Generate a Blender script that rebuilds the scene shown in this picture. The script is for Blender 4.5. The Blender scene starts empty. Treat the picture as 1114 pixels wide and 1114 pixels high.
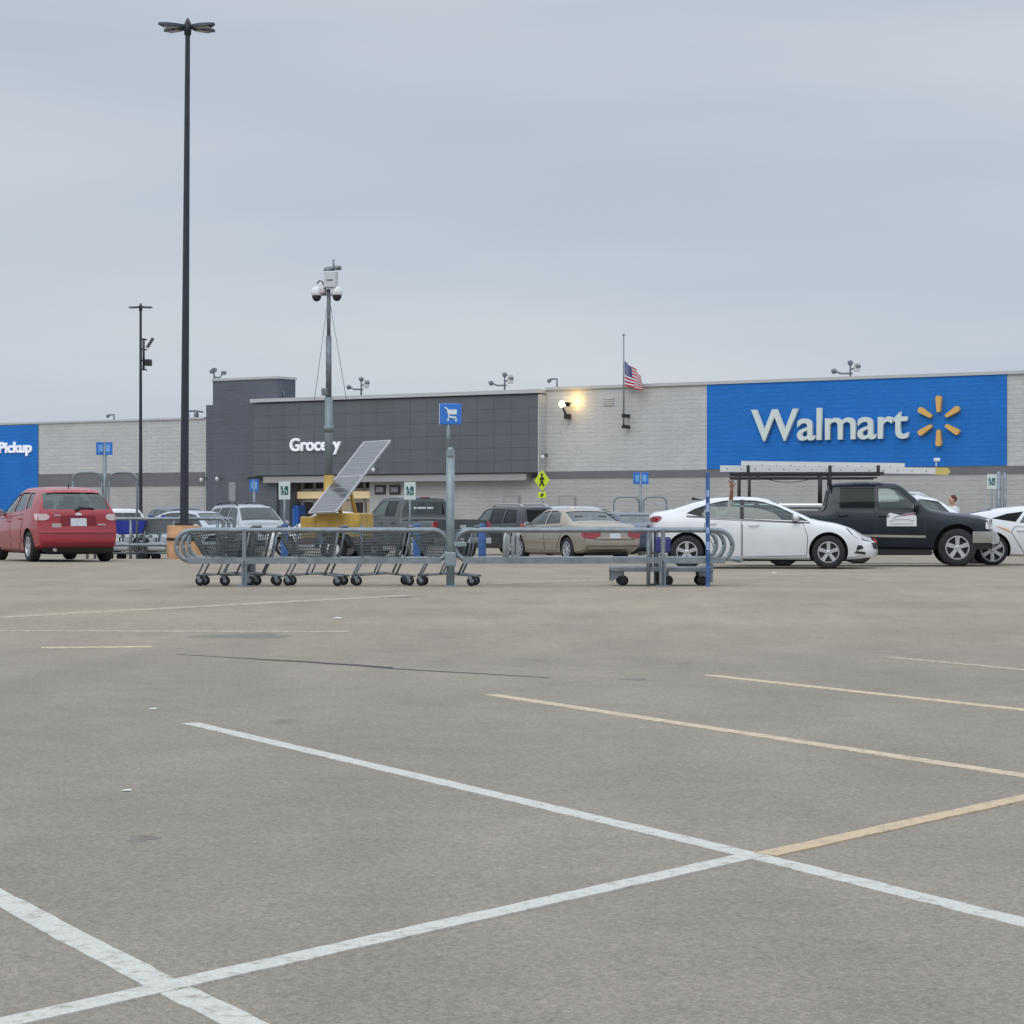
import bpy, bmesh, math, random
from mathutils import Vector, Matrix
random.seed(7)
C = bpy.context.scene.collection
R = math.radians
# ------------------------------------------------------------------ camera
FPX, CXP, HZ, EYE = 2700.0, 557.0, 562.0, 1.08
cam = bpy.data.cameras.new("camera"); camo = bpy.data.objects.new("camera", cam); C.objects.link(camo)
cam.sensor_width = 36; cam.lens = 36*FPX/1114.0; cam.clip_start = .1; cam.clip_end = 3000
cam.shift_y = (HZ-557)/1114.0
camo.location = (0, 0, EYE); camo.rotation_euler = (R(90), 0, 0)
bpy.context.scene.camera = camo

# ------------------------------------------------------------------ ground height (a very gently dished lot)
def sm(a, b, t):
    t = max(0., min(1., (t-a)/(b-a))); return t*t*(3-2*t)
GK = [(22, -.15), (37.5, .03), (51, .035), (68, -.11), (77, -.2), (92, -.28), (110, -.3)]
def g(x, y):
    z = GK[0][1]
    for (a, za), (b, zb) in zip(GK, GK[1:]):
        z += (zb-za)*sm(a, b, y)
    z += .12*sm(-2.5, -8.5, x)*sm(38, 49, y)*(1-sm(56, 66, y))
    return z
def ray(px, py, d): return Vector(((px-CXP)/FPX*d, d, EYE-(py-HZ)/FPX*d))
def gnd(px, py):
    d0, d1 = 2., 130.
    for i in range(4000):
        d = d0+(d1-d0)*i/4000.
        p = ray(px, py, d)
        if p.z <= g(p.x, p.y): break
    return Vector((p.x, p.y, g(p.x, p.y)))
def spot(px, d):
    x = (px-CXP)/FPX*d; return Vector((x, d, g(x, d)))

# ------------------------------------------------------------------ materials
MATS = {}
def nmat(name):
    m = bpy.data.materials.new(name); m.use_nodes = True
    nt = m.node_tree; return m, nt, nt.nodes['Principled BSDF']
def mat(name, col, rough=.5, metal=0., var=.0, vscale=3., coat=0., bump=0., bscale=40., spec=.5, dirt=None):
    if name in MATS: return MATS[name]
    m, nt, b = nmat(name)
    b.inputs['Base Color'].default_value = (*col, 1); b.inputs['Roughness'].default_value = rough
    b.inputs['Metallic'].default_value = metal; b.inputs['Specular IOR Level'].default_value = spec
    if coat: b.inputs['Coat Weight'].default_value = coat; b.inputs['Coat Roughness'].default_value = .06
    if var or bump:
        tc = nt.nodes.new('ShaderNodeTexCoord')
        if var:
            n = nt.nodes.new('ShaderNodeTexNoise'); n.inputs['Scale'].default_value = vscale; n.inputs['Detail'].default_value = 5
            nt.links.new(tc.outputs['Object'], n.inputs['Vector'])
            mr = nt.nodes.new('ShaderNodeMapRange'); mr.inputs['From Min'].default_value = .3; mr.inputs['From Max'].default_value = .7
            mr.inputs['To Min'].default_value = 1-var; mr.inputs['To Max'].default_value = 1+var
            nt.links.new(n.outputs['Fac'], mr.inputs['Value'])
            mx = nt.nodes.new('ShaderNodeMix'); mx.data_type = 'RGBA'; mx.blend_type = 'MULTIPLY'; mx.inputs[0].default_value = 1
            mx.inputs[6].default_value = (*col, 1); nt.links.new(mr.outputs['Result'], mx.inputs[7])
            nt.links.new(mx.outputs[2], b.inputs['Base Color'])
        if bump:
            n2 = nt.nodes.new('ShaderNodeTexNoise'); n2.inputs['Scale'].default_value = bscale; n2.inputs['Detail'].default_value = 4
            nt.links.new(tc.outputs['Object'], n2.inputs['Vector'])
            bp = nt.nodes.new('ShaderNodeBump'); bp.inputs['Strength'].default_value = bump; bp.inputs['Distance'].default_value = .02
            nt.links.new(n2.outputs['Fac'], bp.inputs['Height']); nt.links.new(bp.outputs['Normal'], b.inputs['Normal'])
    MATS[name] = m; return m
def emit(name, col, s):
    if name in MATS: return MATS[name]
    m, nt, b = nmat(name); b.inputs['Base Color'].default_value = (*col, 1)
    b.inputs['Emission Color'].default_value = (*col, 1); b.inputs['Emission Strength'].default_value = s
    MATS[name] = m; return m
def glassmat(name, tint, rough=.03, refl=.11):
    if name in MATS: return MATS[name]
    m, nt, b = nmat(name); nt.nodes.remove(b)
    out = nt.nodes['Material Output']
    tr = nt.nodes.new('ShaderNodeBsdfTransparent'); tr.inputs['Color'].default_value = (*tint, 1)
    gl = nt.nodes.new('ShaderNodeBsdfGlossy'); gl.inputs['Roughness'].default_value = rough; gl.inputs['Color'].default_value = (.9, .97, .95, 1)
    fr = nt.nodes.new('ShaderNodeLayerWeight'); fr.inputs['Blend'].default_value = .5
    pw = nt.nodes.new('ShaderNodeMath'); pw.operation = 'POWER'; pw.inputs[1].default_value = 4; nt.links.new(fr.outputs['Facing'], pw.inputs[0])
    ad = nt.nodes.new('ShaderNodeMath'); ad.operation = 'MULTIPLY_ADD'; ad.inputs[1].default_value = .85; ad.inputs[2].default_value = refl
    nt.links.new(pw.outputs[0], ad.inputs[0])
    mx = nt.nodes.new('ShaderNodeMixShader'); nt.links.new(ad.outputs[0], mx.inputs[0])
    nt.links.new(tr.outputs[0], mx.inputs[1]); nt.links.new(gl.outputs[0], mx.inputs[2]); nt.links.new(mx.outputs[0], out.inputs[0])
    MATS[name] = m; return m
def carpaint(name, col, metal=.0, rough=.3):
    return mat(name, col, rough, metal, var=.04, vscale=2.5, coat=.55)

GALV = mat('galvanised_steel', (.245, .28, .305), .5, .55, var=.2, vscale=6)
GALVD = mat('dull_steel', (.20, .225, .245), .55, .5, var=.25, vscale=9)
CHROME = mat('chrome_trim', (.62, .64, .66), .18, 1.)
RUBBER = mat('tyre_rubber', (.022, .022, .025), .8, var=.3, vscale=8)
BLACKP = mat('black_plastic', (.02, .021, .023), .55)
DARKIN = mat('dark_interior', (.03, .031, .034), .85)
SEATM = mat('grey_seat_cloth', (.075, .075, .08), .9)
SEATT = mat('tan_seat_cloth', (.2, .17, .13), .9)
RIMS = mat('silver_alloy', (.55, .56, .58), .32, .6)
RIMD = mat('shadowed_rim_back', (.05, .05, .055), .6, .3)  # near-black colour paints the shade behind the spokes
GLASS = glassmat('clear_tinted_glass', (.37, .46, .435), .03, .09)
GLASSD = glassmat('privacy_glass', (.04, .05, .055), .05, .02)
REDLAMP = mat('red_lamp_lens', (.27, .010, .018), .15, coat=1)
CLEARL = mat('clear_lamp_lens', (.62, .62, .63), .12, .35, coat=1)
PINKL = mat('pale_pink_lamp', (.75, .52, .52), .15, coat=1)
AMBER = mat('amber_lens', (.75, .28, .05), .3)
WHITEP = mat('white_paint', (.78, .79, .8), .45)
DARKPOLE = mat('dark_bronze_paint', (.033, .037, .05), .5, .2, var=.15)
BLUESIGN = mat('blue_sign_face', (.035, .19, .62), .45)
BLUEPOST = mat('blue_post_paint', (.045, .12, .32), .5, var=.3, vscale=8)
SIGNW = mat('sign_white', (.72, .8, .84), .5)
PLATE = mat('licence_plate', (.6, .63, .68), .5, var=.25, vscale=25)

# ------------------------------------------------------------------ mesh builder
class MB:
    def __init__(s): s.bm = bmesh.new()
    def box(s, a, b, bev=0., mi=0, rot=None, piv=None):
        c = [(a[i]+b[i])/2 for i in range(3)]; d = [abs(b[i]-a[i]) for i in range(3)]
        r = bmesh.ops.create_cube(s.bm, size=1.)
        vs = r['verts']; bmesh.ops.scale(s.bm, vec=d, verts=vs)
        if bev:
            es = list({e for v in vs for e in v.link_edges})
            q = bmesh.ops.bevel(s.bm, geom=es, offset=bev, segments=2, profile=.5, affect='EDGES')
            vs = list({v for f in q['faces'] for v in f.verts} | {v for v in vs if v.is_valid})
        if rot: bmesh.ops.rotate(s.bm, cent=(0, 0, 0), matrix=rot, verts=vs)
        bmesh.ops.translate(s.bm, vec=c, verts=vs)
        for f in {f for v in vs for f in v.link_faces}: f.material_index = mi
        return s
    def tube(s, pts, r, n=8, closed=False, mi=0, caps=True, radii=None):
        P = [Vector(p) for p in pts]; N = len(P); rings = []
        up = None
        for i in range(N):
            if closed: t = (P[(i+1) % N]-P[i-1])
            else: t = P[min(i+1, N-1)]-P[max(i-1, 0)]
            t.normalize()
            if up is None:
                up = Vector((0, 0, 1)) if abs(t.z) < .9 else Vector((1, 0, 0))
            a = up-t*up.dot(t)
            if a.length < 1e-5: a = t.orthogonal()
            a.normalize(); b = t.cross(a); up = a
            rr = radii[i] if radii else r
            rings.append([s.bm.verts.new(P[i]+(a*math.cos(2*math.pi*k/n)+b*math.sin(2*math.pi*k/n))*rr) for k in range(n)])
        M = N if closed else N-1
        for i in range(M):
            A, B = rings[i], rings[(i+1) % N]
            for k in range(n):
                f = s.bm.faces.new((A[k], A[(k+1) % n], B[(k+1) % n], B[k])); f.material_index = mi; f.smooth = True
        if caps and not closed:
            for rg in (rings[0], rings[-1]):
                f = s.bm.faces.new(rg); f.material_index = mi
        return s
    def lathe(s, prof, axis='z', cen=(0, 0, 0), n=24, mi=0, caps=True):
        rings = []
        for (r, h) in prof:
            rg = []
            for k in range(n):
                a = 2*math.pi*k/n; c, q = r*math.cos(a), r*math.sin(a)
                v = (c, q, h) if axis == 'z' else ((c, h, q) if axis == 'y' else (h, c, q))
                rg.append(s.bm.verts.new(Vector(v)+Vector(cen)))
            rings.append(rg)
        for A, B in zip(rings, rings[1:]):
            for k in range(n):
                f = s.bm.faces.new((A[k], A[(k+1) % n], B[(k+1) % n], B[k])); f.smooth = True; f.material_index = mi
        for rg in ((rings[0], rings[-1]) if caps else ()):
            f = s.bm.faces.new(rg); f.material_index = mi
        return s
    def prism(s, poly, axis, a, b, mi=0):   # poly in the two other axes
        def mk(p, h): return {'x': (h, p[0], p[1]), 'y': (p[0], h, p[1]), 'z': (p[0], p[1], h)}[axis]
        A = [s.bm.verts.new(mk(p, a)) for p in poly]; B = [s.bm.verts.new(mk(p, b)) for p in poly]
        n = len(poly)
        for k in range(n):
            s.bm.faces.new((A[k], A[(k+1) % n], B[(k+1) % n], B[k])).material_index = mi
        s.bm.faces.new(A).material_index = mi; s.bm.faces.new(B).material_index = mi
        return s
    def ell(s, c, r, seg=12, mi=0):
        q = bmesh.ops.create_uvsphere(s.bm, u_segments=seg, v_segments=max(6, seg*2//3), radius=1.)
        bmesh.ops.scale(s.bm, vec=r if hasattr(r, '__len__') else (r, r, r), verts=q['verts'])
        bmesh.ops.translate(s.bm, vec=c, verts=q['verts'])
        for f in {f for v in q['verts'] for f in v.link_faces}: f.smooth = True; f.material_index = mi
        return s
    def build(s, name, m, parent=None, smooth=None, recalc=True):
        if recalc: bmesh.ops.recalc_face_normals(s.bm, faces=s.bm.faces)
        me = bpy.data.meshes.new(name); s.bm.to_mesh(me); s.bm.free()
        for q in (m if isinstance(m, (list, tuple)) else [m]): me.materials.append(q)
        if smooth:
            me.polygons.foreach_set('use_smooth', [True]*len(me.polygons)); me.set_sharp_from_angle(angle=R(smooth))
        o = bpy.data.objects.new(name, me); C.objects.link(o)
        if parent: o.parent = parent
        return o
def thing(name, label, cat, loc=(0, 0, 0), rz=0, group=None):
    o = bpy.data.objects.new(name, None); C.objects.link(o); o.empty_display_size = .2
    o.location = loc; o.rotation_euler = (0, 0, rz); o['label'] = label; o['category'] = cat
    if group: o['group'] = group
    return o
def tag(o, label, cat, group=None):
    o['label'] = label; o['category'] = cat
    if group: o['group'] = group
    return o
def kind(o, k='structure'): o['kind'] = k; return o
def copy_tree(o, parent=None):
    c = o.copy(); C.objects.link(c); c.parent = parent
    for ch in list(o.children): copy_tree(ch, c)
    return c
def arc(cx, cy, r, a0, a1, n=6):
    return [(cx+r*math.cos(R(a0+(a1-a0)*i/n)), cy+r*math.sin(R(a0+(a1-a0)*i/n))) for i in range(n+1)]
def rrect(x0, x1, z0, z1, r, n=6):
    return arc(x1-r, z0+r, r, -90, 0, n)+arc(x1-r, z1-r, r, 0, 90, n)+arc(x0+r, z1-r, r, 90, 180, n)+arc(x0+r, z0+r, r, 180, 270, n)

# ------------------------------------------------------------------ world: overcast
SUN_EL, SUN_AZ = R(45), R(205)      # sun behind the camera, a little to the left, veiled
w = bpy.data.worlds.new("World"); bpy.context.scene.world = w; w.use_nodes = True
nt = w.node_tree; bg = nt.nodes['Background']; bg.inputs['Strength'].default_value = .1
sky = nt.nodes.new('ShaderNodeTexSky'); sky.sky_type = 'NISHITA'; sky.sun_disc = False
sky.sun_elevation = SUN_EL; sky.sun_rotation = SUN_AZ
tc = nt.nodes.new('ShaderNodeTexCoord'); sx = nt.nodes.new('ShaderNodeSeparateXYZ'); nt.links.new(tc.outputs['Generated'], sx.inputs[0])
mp = nt.nodes.new('ShaderNodeMapping'); mp.inputs['Scale'].default_value = (1.2, 1.2, 7.); mp.inputs['Rotation'].default_value = (R(4), R(6), 0)
nt.links.new(tc.outputs['Generated'], mp.inputs[0])
ns = nt.nodes.new('ShaderNodeTexNoise'); ns.inputs['Scale'].default_value = 2.6; ns.inputs['Detail'].default_value = 4; ns.inputs['Roughness'].default_value = .45
nt.links.new(mp.outputs[0], ns.inputs['Vector'])
cr = nt.nodes.new('ShaderNodeValToRGB'); e = cr.color_ramp.elements
e[0].position = .34; e[0].color = (4.95, 5.52, 6.45, 1); e[1].position = .66; e[1].color = (5.95, 6.36, 6.90, 1)
nt.links.new(ns.outputs['Fac'], cr.inputs[0])
hz = nt.nodes.new('ShaderNodeMapRange'); hz.inputs['From Min'].default_value = .0; hz.inputs['From Max'].default_value = .12
hz.inputs['To Min'].default_value = 1.06; hz.inputs['To Max'].default_value = 1.0; nt.links.new(sx.outputs['Z'], hz.inputs['Value'])
zn = nt.nodes.new('ShaderNodeMapRange'); zn.inputs['From Min'].default_value = .22; zn.inputs['From Max'].default_value = .95
zn.inputs['To Min'].default_value = 1.0; zn.inputs['To Max'].default_value = 2.55; nt.links.new(sx.outputs['Z'], zn.inputs['Value'])
mu = nt.nodes.new('ShaderNodeMath'); mu.operation = 'MULTIPLY'; nt.links.new(hz.outputs[0], mu.inputs[0]); nt.links.new(zn.outputs[0], mu.inputs[1])
m1 = nt.nodes.new('ShaderNodeVectorMath'); m1.operation = 'SCALE'; nt.links.new(cr.outputs[0], m1.inputs[0]); nt.links.new(mu.outputs[0], m1.inputs['Scale'])
mx = nt.nodes.new('ShaderNodeMix'); mx.data_type = 'RGBA'; mx.inputs[0].default_value = .93
nt.links.new(sky.outputs[0], mx.inputs[6]); nt.links.new(m1.outputs[0], mx.inputs[7]); nt.links.new(mx.outputs[2], bg.inputs['Color'])
sl = bpy.data.lights.new('sun', 'SUN'); sl.energy = .75; sl.angle = R(40); sl.color = (1, .97, .93)
so = bpy.data.objects.new('sun', sl); C.objects.link(so)
# sky sun_rotation is measured clockwise from +Y; lamp points from that direction
sd = Vector((math.sin(SUN_AZ)*math.cos(SUN_EL), math.cos(SUN_AZ)*math.cos(SUN_EL), math.sin(SUN_EL)))
so.rotation_euler = sd.to_track_quat('Z', 'Y').to_euler()
vs = bpy.context.scene.view_settings; vs.view_transform = 'Standard'; vs.look = 'None'; vs.exposure = 0; vs.gamma = 1

# ------------------------------------------------------------------ ground
def asphalt(name, base):
    m, nt, b = nmat(name); L = nt.links.new; N = nt.nodes.new
    geo = N('ShaderNodeNewGeometry')
    def noise(scale, detail, sc=(1, 1, 1), rot=0, rough=.5):
        mp = N('ShaderNodeMapping'); mp.inputs['Scale'].default_value = sc; mp.inputs['Rotation'].default_value = (0, 0, rot); L(geo.outputs['Position'], mp.inputs[0])
        n = N('ShaderNodeTexNoise'); n.inputs['Scale'].default_value = scale; n.inputs['Detail'].default_value = detail; n.inputs['Roughness'].default_value = rough
        L(mp.outputs[0], n.inputs['Vector']); return n.outputs['Fac']
    def rng(v, a, b_, lo, hi):
        r = N('ShaderNodeMapRange'); r.inputs['From Min'].default_value = a; r.inputs['From Max'].default_value = b_
        r.inputs['To Min'].default_value = lo; r.inputs['To Max'].default_value = hi; L(v, r.inputs['Value']); return r.outputs[0]
    def mul(a, b_):
        q = N('ShaderNodeMath'); q.operation = 'MULTIPLY'; L(a, q.inputs[0]); L(b_, q.inputs[1]); return q.outputs[0]
    f = rng(noise(.16, 5, (1, .6, 1)), .3, .7, .92, 1.08)
    f = mul(f, rng(noise(.9, 6, (1.4, .45, 1), .5), .32, .7, .92, 1.08))
    f = mul(f, rng(noise(3.2, 8, (1, 1, 1), .4, .72), .3, .7, .91, 1.09))
    f = mul(f, rng(noise(26, 6, (1.2, .8, 1), 1.1, .8), .32, .68, .83, 1.17))
    f = mul(f, rng(noise(55, 3, rough=.7), .28, .72, .78, 1.22))
    f = mul(f, rng(noise(190, 2), .3, .75, .78, 1.25))
    # oil stains: sparse, soft-edged dark spots
    st = noise(1.15, 3, (1, .55, 1), .3)
    f = mul(f, rng(st, .70, .76, 1., .74))
    # tan dust, heaviest in the drive aisle by the corral
    sx = N('ShaderNodeSeparateXYZ'); L(geo.outputs['Position'], sx.inputs[0])
    d1 = rng(sx.outputs['Y'], 17, 30, 0., 1.); d2 = rng(sx.outputs['Y'], 44, 60, 1., .5)
    dust = mul(mul(d1, d2), rng(noise(.35, 4, (.5, 1.6, 1)), .3, .65, .25, 1.))
    c1 = N('ShaderNodeMix'); c1.data_type = 'RGBA'; L(dust, c1.inputs[0]); c1.inputs[6].default_value = (*base, 1)
    c1.inputs[7].default_value = (base[0]*1.25, base[1]*1.21, base[2]*1.15, 1)
    v = N('ShaderNodeVectorMath'); v.operation = 'SCALE'; L(c1.outputs[2], v.inputs[0]); L(f, v.inputs['Scale'])
    L(v.outputs[0], b.inputs['Base Color']); b.inputs['Roughness'].default_value = .9; b.inputs['Specular IOR Level'].default_value = .3
    bp = N('ShaderNodeBump'); bp.inputs['Strength'].default_value = .35; bp.inputs['Distance'].default_value = .008
    L(noise(110, 3), bp.inputs['Height']); L(bp.outputs[0], b.inputs['Normal'])
    return m
GBASE = (.260, .229, .184)
ASPH = asphalt('weathered_asphalt', GBASE)
def axis_vals(segs):
    out = []
    for a, b, st in segs:
        n = max(1, int(round((b-a)/st)));
        out += [a+(b-a)*i/n for i in range(n)]
    out.append(segs[-1][1]); return out
xs = axis_vals([(-900, -120, 130), (-120, -16, 8), (-16, 16, .8), (16, 120, 8), (120, 900, 130)])
ys = axis_vals([(-60, 0, 10), (0, 18, 1.5), (18, 120, .6), (120, 200, 20), (200, 1800, 200)])
bm = bmesh.new(); grid = [[bm.verts.new((x, y, g(x, y))) for x in xs] for y in ys]
for j in range(len(ys)-1):
    for i in range(len(xs)-1):
        bm.faces.new((grid[j][i], grid[j][i+1], grid[j+1][i+1], grid[j+1][i])).smooth = True
q = MB(); q.bm.free(); q.bm = bm
kind(q.build('parking_lot_ground', ASPH))
def linemat(name, col, wear):
    m, nt, b = nmat(name); L = nt.links.new; N = nt.nodes.new
    geo = N('ShaderNodeNewGeometry')
    n = N('ShaderNodeTexNoise'); n.inputs['Scale'].default_value = 14; n.inputs['Detail'].default_value = 6; n.inputs['Roughness'].default_value = .75; L(geo.outputs['Position'], n.inputs['Vector'])
    r = N('ShaderNodeMapRange'); r.inputs['From Min'].default_value = wear-.09; r.inputs['From Max'].default_value = wear+.10; L(n.outputs['Fac'], r.inputs['Value'])
    n2 = N('ShaderNodeTexNoise'); n2.inputs['Scale'].default_value = 120; n2.inputs['Detail'].default_value = 2; L(geo.outputs['Position'], n2.inputs['Vector'])
    r2 = N('ShaderNodeMapRange'); r2.inputs['From Min'].default_value = .3; r2.inputs['From Max'].default_value = .7; r2.inputs['To Min'].default_value = .85; r2.inputs['To Max'].default_value = 1.12; L(n2.outputs['Fac'], r2.inputs['Value'])
    mx = N('ShaderNodeMix'); mx.data_type = 'RGBA'; L(r.outputs[0], mx.inputs[0]); mx.inputs[6].default_value = (*GBASE, 1); mx.inputs[7].default_value = (*col, 1)
    v = N('ShaderNodeVectorMath'); v.operation = 'SCALE'; L(mx.outputs[2], v.inputs[0]); L(r2.outputs[0], v.inputs['Scale'])
    L(v.outputs[0], b.inputs['Base Color']); b.inputs['Roughness'].default_value = .85
    return m
LW = linemat('white_line_paint', (.55, .55, .495), .39); LY = linemat('yellow_line_paint', (.56, .43, .28), .40)
LC = linemat('cream_line_paint', (.58, .475, .33), .42); LF = linemat('faded_line_paint', (.47, .41, .30), .47)
def skirt(q, lift):
    r_ = bmesh.ops.extrude_edge_only(q.bm, edges=[e for e in q.bm.edges if e.is_boundary])
    for v in r_['geom']:
        if isinstance(v, bmesh.types.BMVert): v.co.z -= lift+.02
def strip(name, pts, width, m, lift=.004, taper=False, jitter=.035, step=.10):
    P = [gnd(*p) if len(p) == 2 else Vector(p) for p in pts]
    Q = []
    for a, b in zip(P, P[1:]):
        n = max(2, int((b-a).length/step)); Q += [a.lerp(b, i/n) for i in range(n)]
    Q.append(P[-1])
    q = MB(); rows = []
    for i, p in enumerate(Q):
        t = Q[min(i+1, len(Q)-1)]-Q[max(i-1, 0)]; t.z = 0; t.normalize(); nrm = Vector((-t.y, t.x, 0))
        hw = width/2*(1+random.uniform(-jitter, jitter))
        if taper: hw *= min(1, 4*min(i+.15, len(Q)-i-.85)/len(Q))
        off = random.uniform(-jitter, jitter)*width
        rows.append([q.bm.verts.new((p.x+nrm.x*(sd*hw+off), p.y+nrm.y*(sd*hw+off), g(p.x+nrm.x*sd*hw, p.y+nrm.y*sd*hw)+lift)) for sd in (-1, 0, 1)])
    for A, B in zip(rows, rows[1:]):
        for k in range(2): q.bm.faces.new((A[k], A[k+1], B[k+1], B[k]))
    skirt(q, lift)
    return kind(q.build(name, m))
def ext(a, b, m): # extend pixel line beyond b on the ground by m metres
    A, B = gnd(*a), gnd(*b); d = (B-A).normalized(); return tuple(B+d*m)
xpt = (822, 932)
strip('white_stall_line', [(207, 787), (822, 932), (1114, 1005), ext((207, 787), (1114, 1005), 3)], .105, LW, .004)
strip('white_stall_line', [ext((262, 1114), (0, 978), 4), (0, 978), (182, 1077), (262, 1114), ext((0, 978), (262, 1114), 2)], .105, LW, .004)
strip('white_cross_line', [ext(xpt, (0, 1116), 2), (0, 1116), (182, 1076), (816, 933)], .10, LW, .006)
strip('yellow_cross_line', [(832, 931), (1114, 869), ext(xpt, (1114, 869), 6)], .10, LY, .006)
strip('cream_stall_line', [(533, 756), (1114, 845), ext((533, 756), (1114, 845), 3)], .115, LC)
strip('cream_stall_line', [(770, 735), (1114, 773), ext((770, 735), (1114, 773), 3)], .12, LC)
strip('cream_stall_line', [(965, 715), (1114, 729), ext((965, 715), (1114, 729), 3)], .13, LF)
strip('faded_stall_line', [(0, 672), (220, 660), (445, 648)], .3, LF)
strip('faded_stall_line', [(0, 686.5), (380, 687.5)], .2, LF)
strip('faded_stall_line', [(45, 705), (165, 704)], .2, LC)
strip('faded_stall_line', [(495, 637), (660, 631)], .3, LF)
CRK = mat('crack_filler', (.085, .083, .08), .8, var=.4, vscale=30)
strip('pavement_crack', [(190, 712), (270, 717), (340, 721), (430, 728), (520, 733), (600, 738)], .045, CRK, .004, True, .5, .25)
strip('pavement_crack', [(268, 717), (340, 721), (425, 727)], .065, CRK, .007, True, .5, .25)
STN = mat('oil_stain', (.175, .155, .128), .75, var=.3, vscale=14)
def blotch(px, py, rx, ry, name='oil_stain'):
    p = gnd(px, py); q = MB(); n = 18; ph = random.random()*6
    vs_ = []
    for k in range(n):
        a = 2*math.pi*k/n; rr = 1+.25*math.sin(3*a+ph)+.15*math.sin(5*a+2*ph)
        x, y = p.x+rx*rr*math.cos(a), p.y+ry*rr*math.sin(a); vs_.append(q.bm.verts.new((x, y, g(x, y)+.001)))
    c_ = q.bm.verts.new((p.x, p.y, g(p.x, p.y)+.001))
    for k in range(n): q.bm.faces.new((vs_[k], vs_[(k+1) % n], c_))
    return kind(q.build(name, STN))
for a in [(155, 913, .055, .10), (690, 739, .10, .12), (265, 692, .5, .4), (432, 649, .32, .4)]:
    if a[2]: blotch(*a)
PAP = mat('paper', (.75, .76, .78), .7)
def scrap(px, py, sz, label):
    p = gnd(px, py); q = MB()
    vs_ = [q.bm.verts.new((p.x+sz*dx, p.y+sz*dy, p.z+.004+sz*dz)) for dx, dy, dz in [(-1, -.5, 0), (.2, -.8, .05), (1, -.1, 0), (.5, .7, .15), (-.6, .6, .05), (0, 0, .2)]]
    for i in range(5): q.bm.faces.new((vs_[i], vs_[(i+1) % 5], vs_[5]))
    tag(q.build('paper_scrap', PAP), label, 'litter', 'scraps of litter on the asphalt')
scrap(367, 673, .06, 'white paper scrap on the asphalt just in front of the cart corral')
scrap(166, 772, .03, 'tiny pale scrap of litter left of the far end of the white stall line')
scrap(138, 861, .025, 'tiny white speck of litter on bare asphalt above the dark oil spot')
scrap(842, 623.5, .06, 'white scrap of litter on the ground under the white sedan front door')
# ------------------------------------------------------------------ store
PHI = R(34.5); cu, su = math.cos(PHI), math.sin(PHI); P0 = Vector((8.875, 112.5, 0))
def U(px, v=0.):
    k = (px-CXP)/FPX; return (k*(P0.y+cu*v)-P0.x-su*v)/(cu+su*k)
def Zb(py, u, v=0.): return EYE+(HZ-py)/FPX*(P0.y-su*u+cu*v)
def blockmat(name, col, mortar, bw=.8, bh=.2, bumpd=.02, rough=.85, msize=.012, var=.06, scale=1., distort=.22):
    m, nt, b = nmat(name); L = nt.links.new; N = nt.nodes.new
    tc = N('ShaderNodeTexCoord'); sp = N('ShaderNodeSeparateXYZ'); L(tc.outputs['Object'], sp.inputs[0])
    ad = N('ShaderNodeMath'); ad.operation = 'ADD'; L(sp.outputs['X'], ad.inputs[0]); L(sp.outputs['Y'], ad.inputs[1])
    cb = N('ShaderNodeCombineXYZ'); L(ad.outputs[0], cb.inputs[0]); L(sp.outputs['Z'], cb.inputs[1])
    br = N('ShaderNodeTexBrick'); br.inputs['Scale'].default_value = 1; br.inputs['Brick Width'].default_value = bw; br.inputs['Row Height'].default_value = bh
    br.inputs['Mortar Size'].default_value = msize; br.inputs['Mortar Smooth'].default_value = .3
    br.inputs['Color1'].default_value = (*col, 1); br.inputs['Color2'].default_value = (*[c*(1-var) for c in col], 1); br.inputs['Mortar'].default_value = (*mortar, 1)
    if bw == bh or name == 'dark_tile': br.offset = 0
    L(cb.outputs[0], br.inputs['Vector'])
    n = N('ShaderNodeTexNoise'); n.inputs['Scale'].default_value = .55; n.inputs['Detail'].default_value = 6; L(tc.outputs['Object'], n.inputs['Vector'])
    r = N('ShaderNodeMapRange'); r.inputs['From Min'].default_value = .3; r.inputs['From Max'].default_value = .7; r.inputs['To Min'].default_value = .93; r.inputs['To Max'].default_value = 1.06; L(n.outputs['Fac'], r.inputs['Value'])
    n2 = N('ShaderNodeTexNoise'); n2.inputs['Scale'].default_value = 3.2; n2.inputs['Detail'].default_value = 5
    mp = N('ShaderNodeMapping'); mp.inputs['Scale'].default_value = (1, 1, 3); L(tc.outputs['Object'], mp.inputs[0]); L(mp.outputs[0], n2.inputs['Vector'])
    v = N('ShaderNodeVectorMath'); v.operation = 'SCALE'; L(br.outputs['Color'], v.inputs[0]); L(r.outputs[0], v.inputs['Scale'])
    L(v.outputs[0], b.inputs['Base Color']); b.inputs['Roughness'].default_value = rough
    bp = N('ShaderNodeBump'); bp.inputs['Strength'].default_value = distort; bp.inputs['Distance'].default_value = bumpd*6
    L(n2.outputs['Fac'], bp.inputs['Height'])
    bp2 = N('ShaderNodeBump'); bp2.inputs['Strength'].default_value = .6; bp2.inputs['Distance'].default_value = bumpd; bp2.invert = True
    L(br.outputs['Fac'], bp2.inputs['Height']); L(bp.outputs[0], bp2.inputs['Normal']); L(bp2.outputs[0], b.inputs['Normal'])
    return m
WALL = blockmat('split_face_block', (.55, .555, .545), (.49, .495, .485))
WALLL = blockmat('split_face_block_low', (.46, .46, .445), (.41, .41, .395))
WBLUE = blockmat('blue_painted_block', (.012, .178, .59), (.011, .162, .55), var=.06)
TILE = blockmat('dark_tile', (.125, .137, .155), (.098, .106, .118), 1.0, .62, .012, .6, .025, .05, distort=.05)
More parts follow.
